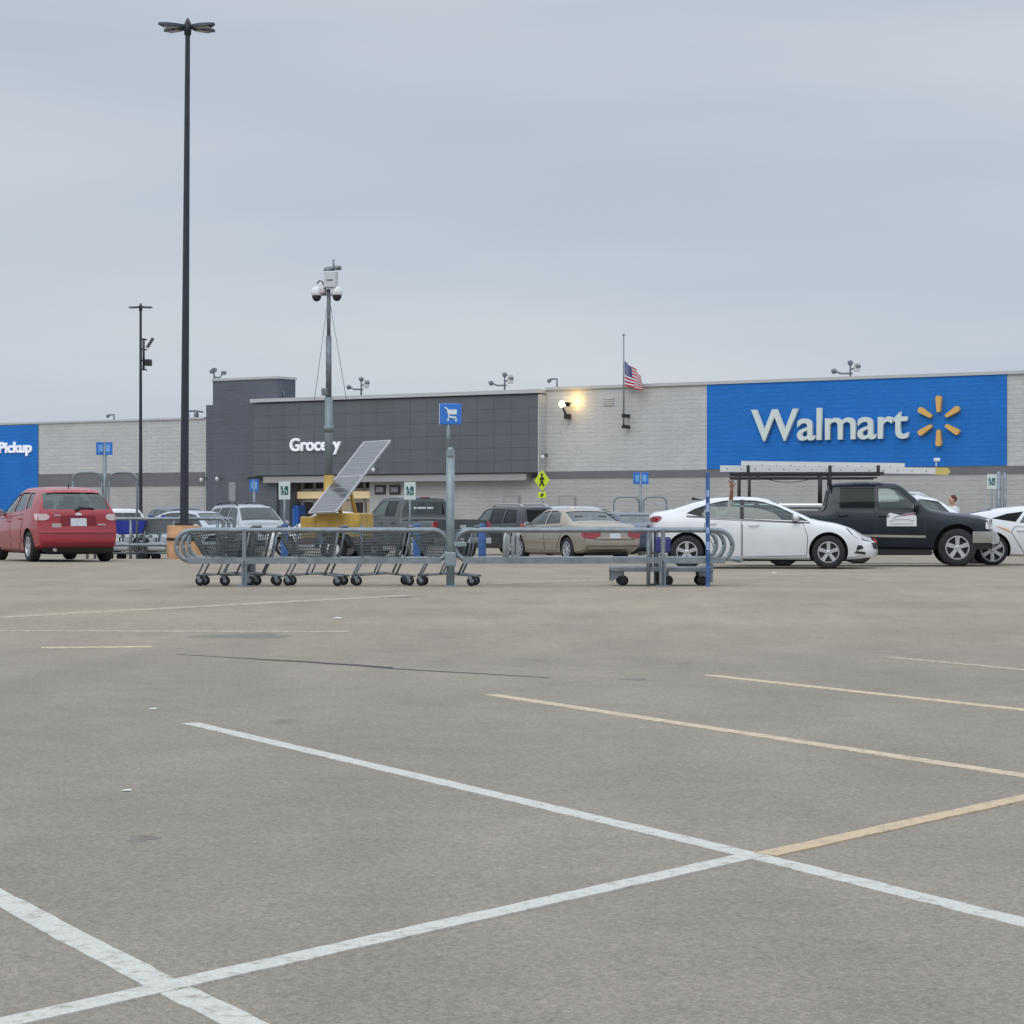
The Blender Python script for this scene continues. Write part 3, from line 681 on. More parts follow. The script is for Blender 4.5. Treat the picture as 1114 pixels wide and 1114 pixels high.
def make_cart(name, label, wire, plastic, grp):
    t = thing(name, label, 'shopping cart', (0, 0, 0), 0, grp)     # faces -x; origin on the ground at front caster
    WB_ = .80
    # frame
    q = MB()
    for sy in (-1, 1):
        y0, y1 = sy*.16, sy*.27
        q.tube([(0, y0, .16), (.1, y0, .165), (.5, (y0+y1)/2, .19), (WB_+.1, y1, .15), (WB_+.12, y1, .15)], .016, 6)
        q.tube([(0, y0, .15), (.03, y0*1.1, .19), (.16, y0*1.2, .44)], .015, 6)
        q.tube([(.34, y0*1.35, .18), (.44, y0*1.4, .42)], .013, 6)
        q.tube([(WB_-.18, y1, .16), (WB_-.02, y1, .5), (WB_+.05, y1, .88)], .016, 6)
    q.tube([(0, -.16, .16), (0, .16, .16)], .015, 6); q.tube([(WB_, -.27, .16), (WB_, .27, .16)], .015, 6)
    for k in range(6): q.tube([(.12+.11*k, -.19-.012*k, .185), (.12+.11*k, .19+.012*k, .185)], .006, 4)
    q.build('frame', GALVD, t)
    # basket
    q = MB(); xf0, xf1, xr0, xr1 = .10, -.09, .66, .76      # bottom front, top front, bottom rear, top rear
    zb0, zb1, zt0, zt1 = .46, .43, .78, .85
    def bp(u, v, wy):  # u front->rear, v bottom->top
        x = (xf0+(xr0-xf0)*u)*(1-v)+(xf1+(xr1-xf1)*u)*v; z = (zb0+(zb1-zb0)*u)*(1-v)+(zt0+(zt1-zt0)*u)*v
        hw = .17+.09*u+.03*v; return (x, wy*hw, z)
    wr = .0052
    for sy in (-1, 1):
        for k in range(23): q.tube([bp(k/22, 0, sy), bp(k/22, 1, sy)], wr, 4, caps=False)
        for k in range(9): q.tube([bp(0, k/8, sy), bp(1, k/8, sy)], wr*(1.9 if k in (0, 8) else 1), 4, caps=False)
    for u in (0, 1):
        for k in range(9): q.tube([bp(u, 0, -1+k/4), bp(u, 1, -1+k/4)], wr, 4, caps=False)
        for k in range(8): q.tube([bp(u, k/7, -1), bp(u, k/7, 1)], wr*(1.9 if k in (0, 7) else 1), 4, caps=False)
    for k in range(12): q.tube([bp(k/11, 0, -1), bp(k/11, 0, 1)], wr, 4, caps=False)
    for k in range(6): q.tube([bp(0, 0, -1+k*.4), bp(1, 0, -1+k*.4)], wr, 4, caps=False)
    q.build('basket', wire, t)
    # child seat flap, handle
    q = MB().box((.50, -.2, .62), (.515, .2, .84), .004, rot=Matrix.Rotation(R(-12), 3, 'Y')); q.build('child_seat', plastic, t)
    q = MB().tube([(WB_+.05, -.27, .87), (WB_+.09, -.27, .90), (WB_+.09, .27, .90), (WB_+.05, .27, .87)], .02, 8); q.build('handle', plastic, t)
    # casters
    for x, y in ((0.02, -.16), (.02, .16), (WB_, -.27), (WB_, .27)):
        f = MB().prism([(x-.03, .15), (x+.03, .15), (x+.045, .06), (x+.015, .06)], 'y', y-.028, y-.022).prism([(x-.03, .15), (x+.03, .15), (x+.045, .06), (x+.015, .06)], 'y', y+.022, y+.028).build('caster', GALV, t)
        MB().lathe([(.02, -.018), (.072, -.017), (.076, 0), (.072, .017), (.02, .018)], 'y', (x+.03, y, .076), 16).build('wheel', RUBBER, f)
        MB().lathe([(.012, -.02), (.036, -.019), (.036, .019), (.012, .02)], 'y', (x+.03, y, .076), 12).build('hub', GALV, f)
    return t
WIRE = mat('dull_cart_wire', (.13, .155, .16), .5, .4)
GREYPL = mat('grey_cart_plastic', (.16, .18, .2), .5)
cart0 = make_cart('shopping_cart', 'x', WIRE, GREYPL, 'grey wire shopping carts lined up in the near corral')
clab = ['grey wire shopping cart at the left end of the near corral line', 'grey wire shopping cart pushed into the leftmost cart, standing by the left corral leg',
        'grey wire shopping cart in the near corral below the yellow trailer', 'grey wire shopping cart in the near corral in front of the grey pickup front door',
        'grey wire shopping cart at the right end of the line, beside the tall sign post']
for i, px in enumerate((217, 241, 312, 384, 456)):
    c = cart0 if i == 0 else copy_tree(cart0)
    dd = 37.75; x = (px-CXP)/FPX*dd; c.location = (x, dd, g(x, dd)); c.rotation_euler = (0, 0, R(2.2)+R((-9, 6, -8, 7, -7)[i])); c['label'] = clab[i]
# flat stock cart at the right end of the corral
def flat_cart():
    dd = 37.9; s = FPX/dd; p = spot(664, dd); t = thing('flat_stock_cart', 'low grey platform cart with upright tubes in the right half of the near corral', 'platform cart', p, R(1.5))
    L_ = 1.54
    q = MB().box((0, -.3, .23), (L_, .3, .27), .01)
    for y in (-.3, .3): q.box((0, y-.02, .215), (L_, y+.02, .285), .008)
    q.build('deck', GALV, t)
    for x0, x1 in ((0, .2), (L_, L_-.24)):
        for y in (-.27, .27): MB().prism([(x0, .215), (x1, .215), (x0, .055)], 'y', y-.015, y+.015).build('corner_bracket', GALV, t)
    for x in (L_-.02,): MB().box((x-.02, -.3, .05), (x+.02, .3, .50), .01).build('end_plate', GALV, t)
    for x in (.16, .84, 1.36):
        for y in (-.24, .24):
            f = MB().box((x-.03, y-.035, .14), (x+.03, y+.035, .225), .008).build('caster', GALVD, t)
            MB().lathe([(.02, -.022), (.075, -.02), (.08, 0), (.075, .02), (.02, .022)], 'y', (x+.02, y, .08), 16).build('wheel', RUBBER, f)
    q = MB().tube([(.60, -.26, .25), (.60, -.26, .92), (.60, .26, .92), (.60, .26, .25)], .022, 8); q.tube([(.70, -.26, .25), (.70, -.26, .86), (.70, .26, .86), (.70, .26, .25)], .018, 8)
    q.build('handle_frame', GALVD, t)
    q = MB().box((.66, -.33, .50), (.90, -.29, .74), .03); q.build('folded_panel', mat('purple_blue_plastic', (.06, .065, .24), .5), t)
flat_cart()
# farther corrals with tall hoops
def hoop_corral(px, d, yhoop, x0, x1, railx0, railx1, ysign, label, rot=0, sw=.30, sh=.40):
    s = FPX/d; p = spot(px, d); t = thing('cart_corral', label, 'cart corral', p, rot)
    zh = EYE+(HZ-yhoop)/s-p.z
    X = lambda q: (q-px)/s
    for a, b in ((X(x0), -.06), (.10, X(x1))):
        pts = [(a, 0, 0), (a, 0, zh-.2)]+[(x, 0, z) for x, z in arc(a+.2, zh-.2, .2, 180, 90, 5)]+[(x, 0, z) for x, z in arc(b-.2, zh-.2, .2, 90, 0, 5)]+[(b, 0, zh-.2), (b, 0, 0)]
        MB().tube(pts, .03, 8).build('hoop', GALV, t)
    if railx1:
        for yy in (-.5, .6, 1.7):
            pts = [(x, yy, z) for x, z in rrect(X(railx0), X(railx1), .36, .98, .1, 4)]
            MB().tube(pts, .04, 8, closed=True).build('rail_loop', GALV, t)
            for k in range(4):
                xx = X(railx0)+.15+(X(railx1)-X(railx0)-.3)*k/3; MB().tube([(xx, yy, 0), (xx, yy, .98)], .035, 6).build('leg', GALV, t)
    zs = EYE+(HZ-ysign)/s-p.z
    MB().tube([(0, 0, 0), (0, 0, zs)], .045, 8).build('sign_post', GALV, t)
    cart_sign_v(t, zs, sw, sh, 25)
    return t
hoop_corral(114, 59.5, 514, 79, 149, 92, 246, 481, 'grey steel cart corral with tall hoops behind the red hatchback', 0, .21, .31)
hoop_corral(697, 84, 540.5, 668, 725, 0, 0, 514, 'grey steel corral hoops behind the white sedan tail, with a blue double sign', 0, .28, .40)
hoop_corral(276.5, 85, 549, 270, 284, 0, 0, 521.5, 'far corral frame with a blue cart sign before the dark tower', 0, .16, .42)
# blue carts in the left corral
BLUEPL = mat('blue_cart_plastic', (.03, .05, .38), .45); PALEPL = mat('pale_cart_plastic', (.6, .63, .64), .5)
def plastic_cart(px, d, rz, label, m):
    p = spot(px, d); t = thing('plastic_shopping_cart', label, 'shopping cart', p, rz, 'plastic carts in the corral behind the red hatchback')
    q = MB(); pr = [(-.46, .62), (.42, .66), (.52, 1.0), (-.62, 1.0)]
    A = [q.bm.verts.new((x, -.25+.03*(z < .8), z)) for x, z in pr]; B = [q.bm.verts.new((x, .25-.03*(z < .8), z)) for x, z in pr]
    for k in (0, 1, 3): q.bm.faces.new((A[k], A[(k+1) % 4], B[(k+1) % 4], B[k]))
    q.bm.faces.new(A); q.bm.faces.new(B); q.build('basket', m, t)
    q = MB()
    for k in range(4): q.box((-.42+.22*k, -.262, .54), (-.30+.22*k, -.24, .61), .01)
    q.build('reflector', SIGNW, t)
    MB().box((-.36, -.22, .22), (.1, .22, .44), .06).build('lower_bin', PALEPL, t)
    q = MB()
    for y in (-.24, .24): q.tube([(-.5, y, .16), (.5, y, .18)], .022, 6).tube([(.4, y, .18), (.5, y, .7)], .022, 6).tube([(-.4, y, .18), (-.44, y, .64)], .022, 6)
    q.build('frame', GALVD, t)
    MB().tube([(.52, -.24, 1.0), (.62, -.24, 1.06), (.62, .24, 1.06), (.52, .24, 1.0)], .022, 6).build('handle', m, t)
    for x in (-.42, .42):
        for y in (-.24, .24): MB().lathe([(.02, -.02), (.085, -.018), (.085, .018), (.02, .02)], 'y', (x, y, .086), 14).build('wheel', RUBBER, t)
plastic_cart(137, 60.0, 0, 'blue plastic shopping cart peeking out right behind the red hatchback', BLUEPL)
plastic_cart(151, 60.4, 0, 'blue plastic shopping cart in the middle of the left corral', BLUEPL)
plastic_cart(177, 60.2, 0, 'dark grey plastic shopping cart in the left corral beside the orange base', GREYPL)

# ------------------------------------------------------------------ surveillance trailer
def trailer():
    d = 62.; s = FPX/d; p = spot(366, d); t = thing('surveillance_trailer', 'yellow mobile camera trailer with tilted solar panels and a tall mast', 'trailer', p, R(-12))
    YEL = mat('trailer_yellow', (.50, .32, .07), .5, var=.2, vscale=4)
    X = lambda q: (q-366)/s
    Z = lambda y: EYE+(HZ-y)/s-p.z
    MB().box((X(334), -.7, Z(585)), (X(352), .5, Z(562)), .03).build('battery_cabinet', YEL, t)
    MB().box((X(352), -.75, Z(585)), (X(401), .6, Z(558)), .04).build('body', YEL, t)
    q = MB().box((X(330), -.72, Z(592)), (X(408), .65, Z(586)), .02); q.tube([(X(408), 0, Z(589)), (X(428), 0, Z(592))], .05, 6); q.build('chassis', mat('maroon_chassis', (.14, .06, .07), .6), t)
    for y in (-.72, .68):
        w_ = MB().lathe([(.1, -.09), (.29, -.09), (.33, -.05), (.33, .05), (.29, .09), (.1, .09)], 'y', (X(372), y, .33), 24).build('wheel', RUBBER, t)
        MB().lathe([(.02, -.1), (.17, -.095), (.17, .095), (.02, .1)], 'y', (X(372), y, .33), 18).build('rim', WHITEP, w_)
        pts = [(X(372)+.42*math.cos(R(a)), y-.1, .36+.42*math.sin(R(a))) for a in range(0, 181, 15)]
        q = MB(); q.tube(pts, .06, 6); q.build('mudguard', BLACKP, t)
    for x, y in ((X(332), -.8), (X(404), -.8)): MB().tube([(x, y, .02), (x, y, Z(570))], .035, 6).lathe([(.1, 0), (.1, .03)], 'z', (x, y, 0), 10).build('jack_leg', GALV, t)
    # mast
    q = MB().tube([(X(356), .1, Z(575)), (X(356), .1, Z(517))], .13, 10); q.build('mast_foot', YEL, t)
    q = MB().tube([(X(356), .1, Z(520)), (X(356), .1, Z(432))], .105, 10); q.lathe([(.13, -.08), (.13, .08)], 'z', (X(356), .1, Z(466)), 10); q.build('mast_section', mat('mast_grey_green', (.22, .27, .28), .5, .4), t)
    q = MB().tube([(X(356), .1, Z(432)), (X(356), .1, Z(365))], .075, 10).box((X(353)-.1, 0, Z(430)), (X(356), .2, Z(422)), .02); q.build('mast_section', GALVD, t)
    q = MB().tube([(X(356), .1, Z(365)), (X(356), .1, Z(314))], .05, 8); q.build('mast_section', GALVD, t)
    head = MB().box((X(342), .05, Z(321)), (X(368), .15, Z(319)), .01).build('camera_bar', GALVD, t)
    for px in (343, 366):
        c = MB().lathe([(.05, .22), (.12, .18), (.14, .03), (.12, 0)], 'z', (X(px), .05, Z(321)), 14).build('camera_housing', WHITEP, head)
        MB().ell((X(px), .05, Z(321)-.01), (.12, .12, .14), 12).build('camera_dome', BLACKP, head)
    MB().box((X(346), -.05, Z(319)), (X(353), .2, Z(312)), .04).build('speaker_horn', mat('pale_pinkish_housing', (.62, .58, .6), .5), head)
    MB().box((X(352.5), -.1, Z(313)), (X(366), .2, Z(295)), .03).build('equipment_box', mat('equipment_box_white', (.60, .63, .65), .5), head)
    MB().box((X(356), -.105, Z(306)), (X(363), -.101, Z(304))).build('box_marking', GALVD, head)
    q = MB().tube([(X(361.5), .1, Z(295)), (X(361.5), .1, Z(282))], .025, 5); q.lathe([(.09, -.05), (.11, .0), (.09, .05)], 'z', (X(366), .1, Z(291)), 10); q.tube([(X(354), .1, Z(293)), (X(367), .1, Z(290.5))], .03, 5); q.ell((X(356), .1, Z(293)), (.14, .1, .09), 8)
    q.build('antenna_cluster', GALVD, head)
    q = MB().tube([(X(x), .0, Z(y)) for x, y in ((344, 308), (347, 305), (350, 306), (352, 311), (354, 314))], .018, 5).tube([(X(x), .0, Z(y)) for x, y in ((356, 313), (361, 312), (364, 318), (365, 322))], .018, 5); q.build('cable', BLACKP, head)
    for dx in (-19, 18): MB().tube([(X(356)+.02*dx/abs(dx), .1, Z(325)), (X(356+dx), .3, Z(436))], .007, 4).build('guy_wire', GALVD, t)
    # solar panels (two framed modules end to end)
    Lv = Vector((1.23, 2.44, 1.84)); Wv = Vector((.71, -.375, .03)); O_ = ray(335, 558, d-.9)-p
    nrm = Wv.cross(Lv).normalized()
    if nrm.z < 0: nrm = -nrm
    rotm = Matrix.Rotation(R(12), 3, 'Z')
    CELL = mat('solar_cell', (.11, .115, .125), .2, .2, coat=.5); FRM = mat('panel_frame', (.5, .51, .52), .4, .5)
    for k in range(2):
        a = O_+Lv*(.5*k+.004); b = O_+Lv*(.5*k+.496)
        def slab(o0, l, w_, th, name, m, par, lift=0):
            q = MB(); A = [q.bm.verts.new(rotm @ (o0+nrm*lift+l*i+w_*j)) for i, j in ((0, 0), (1, 0), (1, 1), (0, 1))]; B = [q.bm.verts.new(rotm @ (o0+nrm*(lift-th)+l*i+w_*j)) for i, j in ((0, 0), (1, 0), (1, 1), (0, 1))]
            for n_ in range(4): q.bm.faces.new((A[n_], A[(n_+1) % 4], B[(n_+1) % 4], B[n_]))
            q.bm.faces.new(A); q.bm.faces.new(B); return q.build(name, m, par)
        f = slab(a, b-a, Wv, .05, 'solar_panel', FRM, t)
        slab(a+(b-a)*.02+Wv*.05, (b-a)*.96, Wv*.9, .004, 'cell_sheet', CELL, f, .005)
        q = MB(); ll_ = mat('cell_line', (.34, .35, .37), .4)
        for i in range(1, 6):
            o0 = a+(b-a)*(.02+.16*i-.006)+Wv*.05; A = [q.bm.verts.new(rotm @ (o0+nrm*.009+(b-a)*(.012*x)+Wv*.9*y)) for x, y in ((0, 0), (1, 0), (1, 1), (0, 1))]; q.bm.faces.new(A)
        q.build('cell_lines', ll_, f)
    q = MB(); mid = rotm @ (O_+Lv*.45+Wv*.5-nrm*.05)
    q.tube([mid, (X(388), .0, Z(560))], .05, 6).tube([rotm @ (O_+Lv*.2+Wv*.5-nrm*.05), (X(372), 0, Z(560))], .05, 6); q.build('panel_strut', YEL, t)
trailer()
# ------------------------------------------------------------------ vehicles
def lin(pts, x):
    if x <= pts[0][0]: return pts[0][1]
    for (a, va), (b, vb) in zip(pts, pts[1:]):
        if x <= b: return va+(vb-va)*(x-a)/(b-a)
    return pts[-1][1]
def smf(pts, x, d): return (lin(pts, x-d)+2*lin(pts, x)+lin(pts, x+d))/4
class Body:
    def __init__(s, P):
        s.P = P; s.xr, s.xf = -P['L']/2, P['L']/2; s.sm_ = P.get('smooth', .07)
    def par(s, x):
        P = s.P; hw = smf(P['halfw'], x, .1); zb = smf(P['bottom'], x, .05); belt = smf(P['belt'], x, .06); top = smf(P['top'], x, s.sm_)
        top = max(top, belt+.035); gh = top-belt
        crown = min(.055, gh*.75); ze = top-crown; t = P.get('tumble', .42)
        we = hw*.93-t*max(0, gh-.08)-.02-.35*min(gh, .08); 
        we = max(we, P.get('minroof', .5)) if gh > .2 else we
        return hw, zb, belt, top, we, ze
    def sec(s, x):
        hw, zb, belt, top, we, ze = s.par(x); h = belt-zb; wb = hw*.935
        pts = [(0, zb), (hw*.55, zb), (hw*.88, zb), (hw*.955, zb+.05), (hw*.975, zb+.22*h), (hw*.995, zb+.45*h), (hw, zb+.6*h), (hw*.99, zb+.76*h), (hw*.97, zb+.9*h), (wb, belt)]
        for f in (.3, .65, 1.): pts.append((wb+(we-wb)*f+.03*math.sin(math.pi*f)*min(1, (top-belt)/.4), belt+(ze-belt)*f))
        cr = top-ze; pts += [(we*.93, ze+.48*cr), (we*.72, ze+.8*cr), (we*.4, ze+.95*cr), (0, top)]
        return pts
    def side_y(s, x, z):
        pts = s.sec(x)[3:14]
        for (ya, za), (yb, zb) in zip(pts, pts[1:]):
            if z <= zb+1e-6: return ya+(yb-ya)*max(0, min(1, (z-za)/max(1e-4, zb-za)))
        return pts[-1][0]
    def top_z(s, x, y):
        pts = s.sec(x)[12:]; y = abs(y)
        for (ya, za), (yb, zb) in zip(pts, pts[1:]):
            if y >= yb-1e-6: return za+(zb-za)*max(0, min(1, (ya-y)/max(1e-4, ya-yb)))
        return pts[-1][1]
    def deform(s, p):
        x, y, z = p; P = s.P
        rg = P.get('rreg', .6); k = max(0, min(1.6, (s.xr+rg-x)/rg))**2
        if k: x += k*(lin(P['rear'], z)+P.get('rcurve', .1)*(y/P['halfw'][0][1])**2)
        fg = P.get('freg', .7); k = max(0, min(1.6, (x-(s.xf-fg))/fg))**2
        if k: x -= k*(lin(P['front'], z)+P.get('fcurve', .2)*(y/P['halfw'][-1][1])**2)
        return Vector((x, y, z))
    def mesh(s):
        bm = bmesh.new(); n = s.P.get('stations', 64); xs_ = sorted(set([s.xr+(s.xf-s.xr)*i/n for i in range(n+1)]+s.P.get('xtra', [])))
        rings = []
        for x in xs_:
            h = s.sec(x); full = h+[(-y, z) for y, z in reversed(h[1:-1])]
            rings.append([bm.verts.new(s.deform((x, y, z))) for y, z in full])
        N = len(rings[0]); nh = len(s.sec(0))
        for A, B in zip(rings, rings[1:]):
            for k in range(N): bm.faces.new((A[k], A[(k+1) % N], B[(k+1) % N], B[k]))
        for rg, x in ((rings[0], xs_[0]), (rings[-1], xs_[-1])):
            h = s.sec(x); ncol = 8; rows = []
            for j in range(2, nh-2):
                yl, z = h[j]; row = [rg[j]]
                for c in range(1, ncol): row.append(bm.verts.new(s.deform((x, yl*(1-2*c/ncol), z))))
                row.append(rg[N-j]); rows.append(row)
            for A, B in zip(rows, rows[1:]):
                for c in range(ncol): bm.faces.new((A[c], A[c+1], B[c+1], B[c]))
            bm.faces.new(rows[0]+[rg[k % N] for k in range(N-1, N+2)][::1] if False else rows[0]+[rg[N-1], rg[0], rg[1]])
            bm.faces.new(list(reversed(rows[-1]))+[rg[k] for k in range(nh-2, N-(nh-2)+1)][1:-1] if False else rows[-1]+[rg[k] for k in range(N-(nh-3)-1, nh-3, -1)])
        bmesh.ops.recalc_face_normals(bm, faces=bm.faces)
        return bm
    def mside(s, sg, off): return lambda a, b, d: s.deform((a, sg*(s.side_y(a, b)+off-d), b))
    def mend(s, end, off):
        x0 = s.xr if end == 'rear' else s.xf; q = -1 if end == 'rear' else 1
        def f(a, b, d):
            p = s.deform((x0, a, b)); p.x += q*(off-d); return p
        return f
    def mtop(s, off): return lambda a, b, d: s.deform((a, b, s.top_z(a, b)+off-d))
def patch(poly, mapf, step=.09, depth=.015, bm=None):
    bm2 = bmesh.new(); f = bm2.faces.new([bm2.verts.new((a, b, 0)) for a, b in poly])
    for ax in (0, 1):
        lo, hi = min(p[ax] for p in poly), max(p[ax] for p in poly); n = int((hi-lo)/step)
        for i in range(1, n+1):
            c = lo+(hi-lo)*i/(n+1); co = [0, 0, 0]; co[ax] = c; no = [0, 0, 0]; no[ax] = 1
            bmesh.ops.bisect_plane(bm2, geom=bm2.verts[:]+bm2.edges[:]+bm2.faces[:], plane_co=co, plane_no=no)
    es = [e for e in bm2.edges if e.is_boundary]
    r = bmesh.ops.extrude_edge_only(bm2, edges=es); nv = [v for v in r['geom'] if isinstance(v, bmesh.types.BMVert)]
    dv = {v: 0. for v in bm2.verts}
    for v in nv: dv[v] = depth
    for v in bm2.verts: v.co = mapf(v.co.x, v.co.y, dv[v])
    return bm2
def merge(bms):
    out = bmesh.new()
    for b in bms:
        me = bpy.data.meshes.new('t'); b.to_mesh(me); out.from_mesh(me); bpy.data.meshes.remove(me); b.free()
    return out
def part(bm, name, m, parent, smooth=40):
    q = MB(); q.bm.free(); q.bm = bm; return q.build(name, m, parent, smooth)
def offpoly(poly, d):  # crude outward offset of a polygon about its edges
    n = len(poly); ar = sum(poly[i][0]*poly[(i+1) % n][1]-poly[(i+1) % n][0]*poly[i][1] for i in range(n)); sg = 1 if ar > 0 else -1
    out = []
    for i in range(n):
        p0, p1, p2 = Vector(poly[i-1]), Vector(poly[i]), Vector(poly[(i+1) % n])
        e1 = (p1-p0).normalized(); e2 = (p2-p1).normalized(); n1 = Vector((e1.y, -e1.x))*sg; n2 = Vector((e2.y, -e2.x))*sg
        b = n1+n2; b = b/max(.35, b.length_squared)*2 if b.length > 1e-4 else n1
        out.append(tuple(p1+b*d))
    return out
def boolean(obj, cutters):
    for c in cutters:
        md = obj.modifiers.new('b', 'BOOLEAN'); md.operation = 'DIFFERENCE'; md.solver = 'EXACT'; md.object = c; md.material_mode = 'TRANSFER'
        dg = bpy.context.evaluated_depsgraph_get(); dg.update()
        me = bpy.data.meshes.new_from_object(obj.evaluated_get(dg)); old = obj.data; obj.modifiers.clear(); obj.data = me; me.name = old.name; bpy.data.meshes.remove(old)
        m_ = c.data; bpy.data.objects.remove(c); bpy.data.meshes.remove(m_)
def cutter(bm, m=DARKIN):
    q = MB(); q.bm.free(); q.bm = bm; return q.build('cut', m)
def loftbm(rings):
    bm = bmesh.new(); V = [[bm.verts.new(p) for p in r] for r in rings]; N = len(V[0])
    for A, B in zip(V, V[1:]):
        for k in range(N): bm.faces.new((A[k], A[(k+1) % N], B[(k+1) % N], B[k]))
    bm.faces.new(V[0]); bm.faces.new(V[-1]); bmesh.ops.recalc_face_normals(bm, faces=bm.faces); return bm
def make_wheel(parent, x, y, Rr, wd, rimr, spokes, rimm=RIMS, steer=0., cap=None):
    s = 1 if y > 0 else -1
    tw = MB().lathe([(rimr*.96, -wd/2+.015), (rimr+.01, -wd/2), (Rr-.03, -wd/2), (Rr-.005, -wd/2+.025), (Rr, -wd/4), (Rr, wd/4), (Rr-.005, wd/2-.025), (Rr-.03, wd/2), (rimr+.01, wd/2), (rimr*.96, wd/2-.015)], 'y', n=40, caps=False).build('wheel', RUBBER, parent)
    tw.location = (x, y, Rr); tw.rotation_euler = (0, 0, steer)
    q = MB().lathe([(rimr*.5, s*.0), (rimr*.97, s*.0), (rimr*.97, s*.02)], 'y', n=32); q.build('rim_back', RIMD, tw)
    q = MB(); o_ = wd/2
    q.lathe([(rimr*1.0, s*(o_-.035)), (rimr*1.02, s*(o_-.004)), (rimr*.94, s*(o_-.002)), (rimr*.89, s*(o_-.02)), (rimr*.89, s*.005), (rimr*.97, s*.005)], 'y', n=36, caps=False)
    q.lathe([(.03, s*.02), (rimr*.24, s*.02), (rimr*.22, s*(o_-.02)), (.03, s*(o_-.012))], 'y', n=20)
    for k in range(spokes):
        a = 2*math.pi*k/spokes+math.pi/2
        b0, b1 = rimr*.15, rimr*.9
        A, B = [], []
        for r_, w_, dz in ((b0, .15, .02), (b1, .19, .012), (b1, -.19, .012), (b0, -.15, .02)):
            w2 = w_*rimr*(5/spokes)**.7; px, pz = r_*math.cos(a)-w2*math.sin(a), r_*math.sin(a)+w2*math.cos(a)
            A.append(q.bm.verts.new((px, s*(o_-dz), pz))); B.append(q.bm.verts.new((px, s*(o_-dz-.04), pz)))
        for i in range(4): q.bm.faces.new((A[i], A[(i+1) % 4], B[(i+1) % 4], B[i]))
        q.bm.faces.new(A); q.bm.faces.new(B)
    q.build('rim', rimm, tw, 35)
    return tw
def make_car(P, name, label, cat, loc, rz, paint, group='parked vehicles in the lot', detail=True):
    B = Body(P); t = thing(name, label, cat, loc, rz, group)
    body = part(B.mesh(), 'body', [paint, DARKIN], None, 32)
    Rr = P['R']; cuts = []
    for x in P['axles']:
        for s in (-1, 1):
            hw = lin(P['halfw'], x); ra = Rr+P.get('archgap', .055)
            pr = [(x+ra*math.cos(2*math.pi*k/36), Rr+.012+ra*math.sin(2*math.pi*k/36)) for k in range(36)]
            q = MB().prism(pr, 'y', s*(hw-.30), s*(hw+.3)); bmesh.ops.recalc_face_normals(q.bm, faces=q.bm.faces); cuts.append(cutter(q.bm))
    # cabin hollow
    c0, c1 = P['cabin']; rings = []
    for i in range(15):
        x = c0+(c1-c0)*i/14; hw, zb, belt, top, we, ze = B.par(x)
        if top-belt < .16: continue
        wy = B.side_y(x, belt)-.07; fl = belt-.30
        h = [(wy*.95, fl), (wy, belt-.02), (we-.055, ze-.045), (we*.5, top-.07)]
        rings.append([B.deform((x, y, z)) for y, z in h+[(-y, z) for y, z in reversed(h)]])
    cuts.append(cutter(loftbm(rings)))
    for w_ in P['side_windows']:
        poly = w_['poly']; 
        for s in (-1, 1):
            A = [B.mside(s, .12)(a, b, 0) for a, b in poly]; Bq = [B.mside(s, -.16)(a, b, 0) for a, b in poly]
            cuts.append(cutter(loftbm([A, Bq])))
    def topcut(poly):
        A = [B.mtop(.15)(a, b, 0) for a, b in poly]; Bq = [B.mtop(-.20)(a, b, 0) for a, b in poly]; return cutter(loftbm([A, Bq]))
    tops = []
    for key in ('windshield', 'backlight'):
        w_ = P.get(key)
        if not w_: continue
        if w_[0] == 'top':
            x0, x1 = w_[1], w_[2]; n = 5; k = w_[3] if len(w_) > 3 else .90
            ed = [(x0+(x1-x0)*i/n) for i in range(n+1)]
            poly = [(x, B.par(x)[4]*k) for x in ed]+[(x, -B.par(x)[4]*k) for x in reversed(ed)]
            cuts.append(topcut(poly)); tops.append((key, poly, 'top'))
        elif w_[0] == 'end':
            poly = w_[1]; A = [B.mend('rear', .2)(a, b, 0) for a, b in poly]; Bq = [B.mend('rear', -.35)(a, b, 0) for a, b in poly]
            cuts.append(cutter(loftbm([A, Bq]))); tops.append((key, poly, 'rear'))
        elif w_[0] == 'cab':
            x0, poly = w_[1], w_[2]; q = MB().prism(poly, 'x', x0-.15, x0+.2); bmesh.ops.recalc_face_normals(q.bm, faces=q.bm.faces); cuts.append(cutter(q.bm)); tops.append((key, poly, x0))
    if P.get('bed'):
        x0, x1, hw, zf = P['bed']; q = MB().box((x0, -hw, zf), (x1, hw, 2.2)); cuts.append(cutter(q.bm, BLACKP))
    boolean(body, cuts); body.parent = t
    body.data.polygons.foreach_set('use_smooth', [True]*len(body.data.polygons)); body.data.set_sharp_from_angle(angle=R(32))
    # underbody faces dark
    # glass panes
    for w_ in P['side_windows']:
        gm = P.get('sideglass', GLASS) if not w_.get('dark') else GLASSD
        for s in (-1, 1):
            o = part(patch(offpoly(w_['poly'], .012), B.mside(s, -.012), .12, .004), 'window', gm, t, 60)
            if w_.get('trim'): pass
    for pl in P.get('pillars', []):
        for s in (-1, 1): part(patch(pl, B.mside(s, .004), .12, .006), 'pillar_trim', BLACKP, t, 50)
    for key, poly, kd in tops:
        nm = 'windshield' if key == 'windshield' else 'rear_window'
        gm = GLASS if key == 'windshield' else P.get('rearglass', GLASS)
        if kd == 'top': part(patch(offpoly(poly, .012), B.mtop(-.012), .14, .004), nm, gm, t, 60)
        elif kd == 'rear': part(patch(offpoly(poly, .012), B.mend('rear', -.012), .14, .004), nm, gm, t, 60)
        else:
            q = MB().prism(offpoly(poly, .012), 'x', kd+.0, kd+.006); q.build(nm, gm, t)
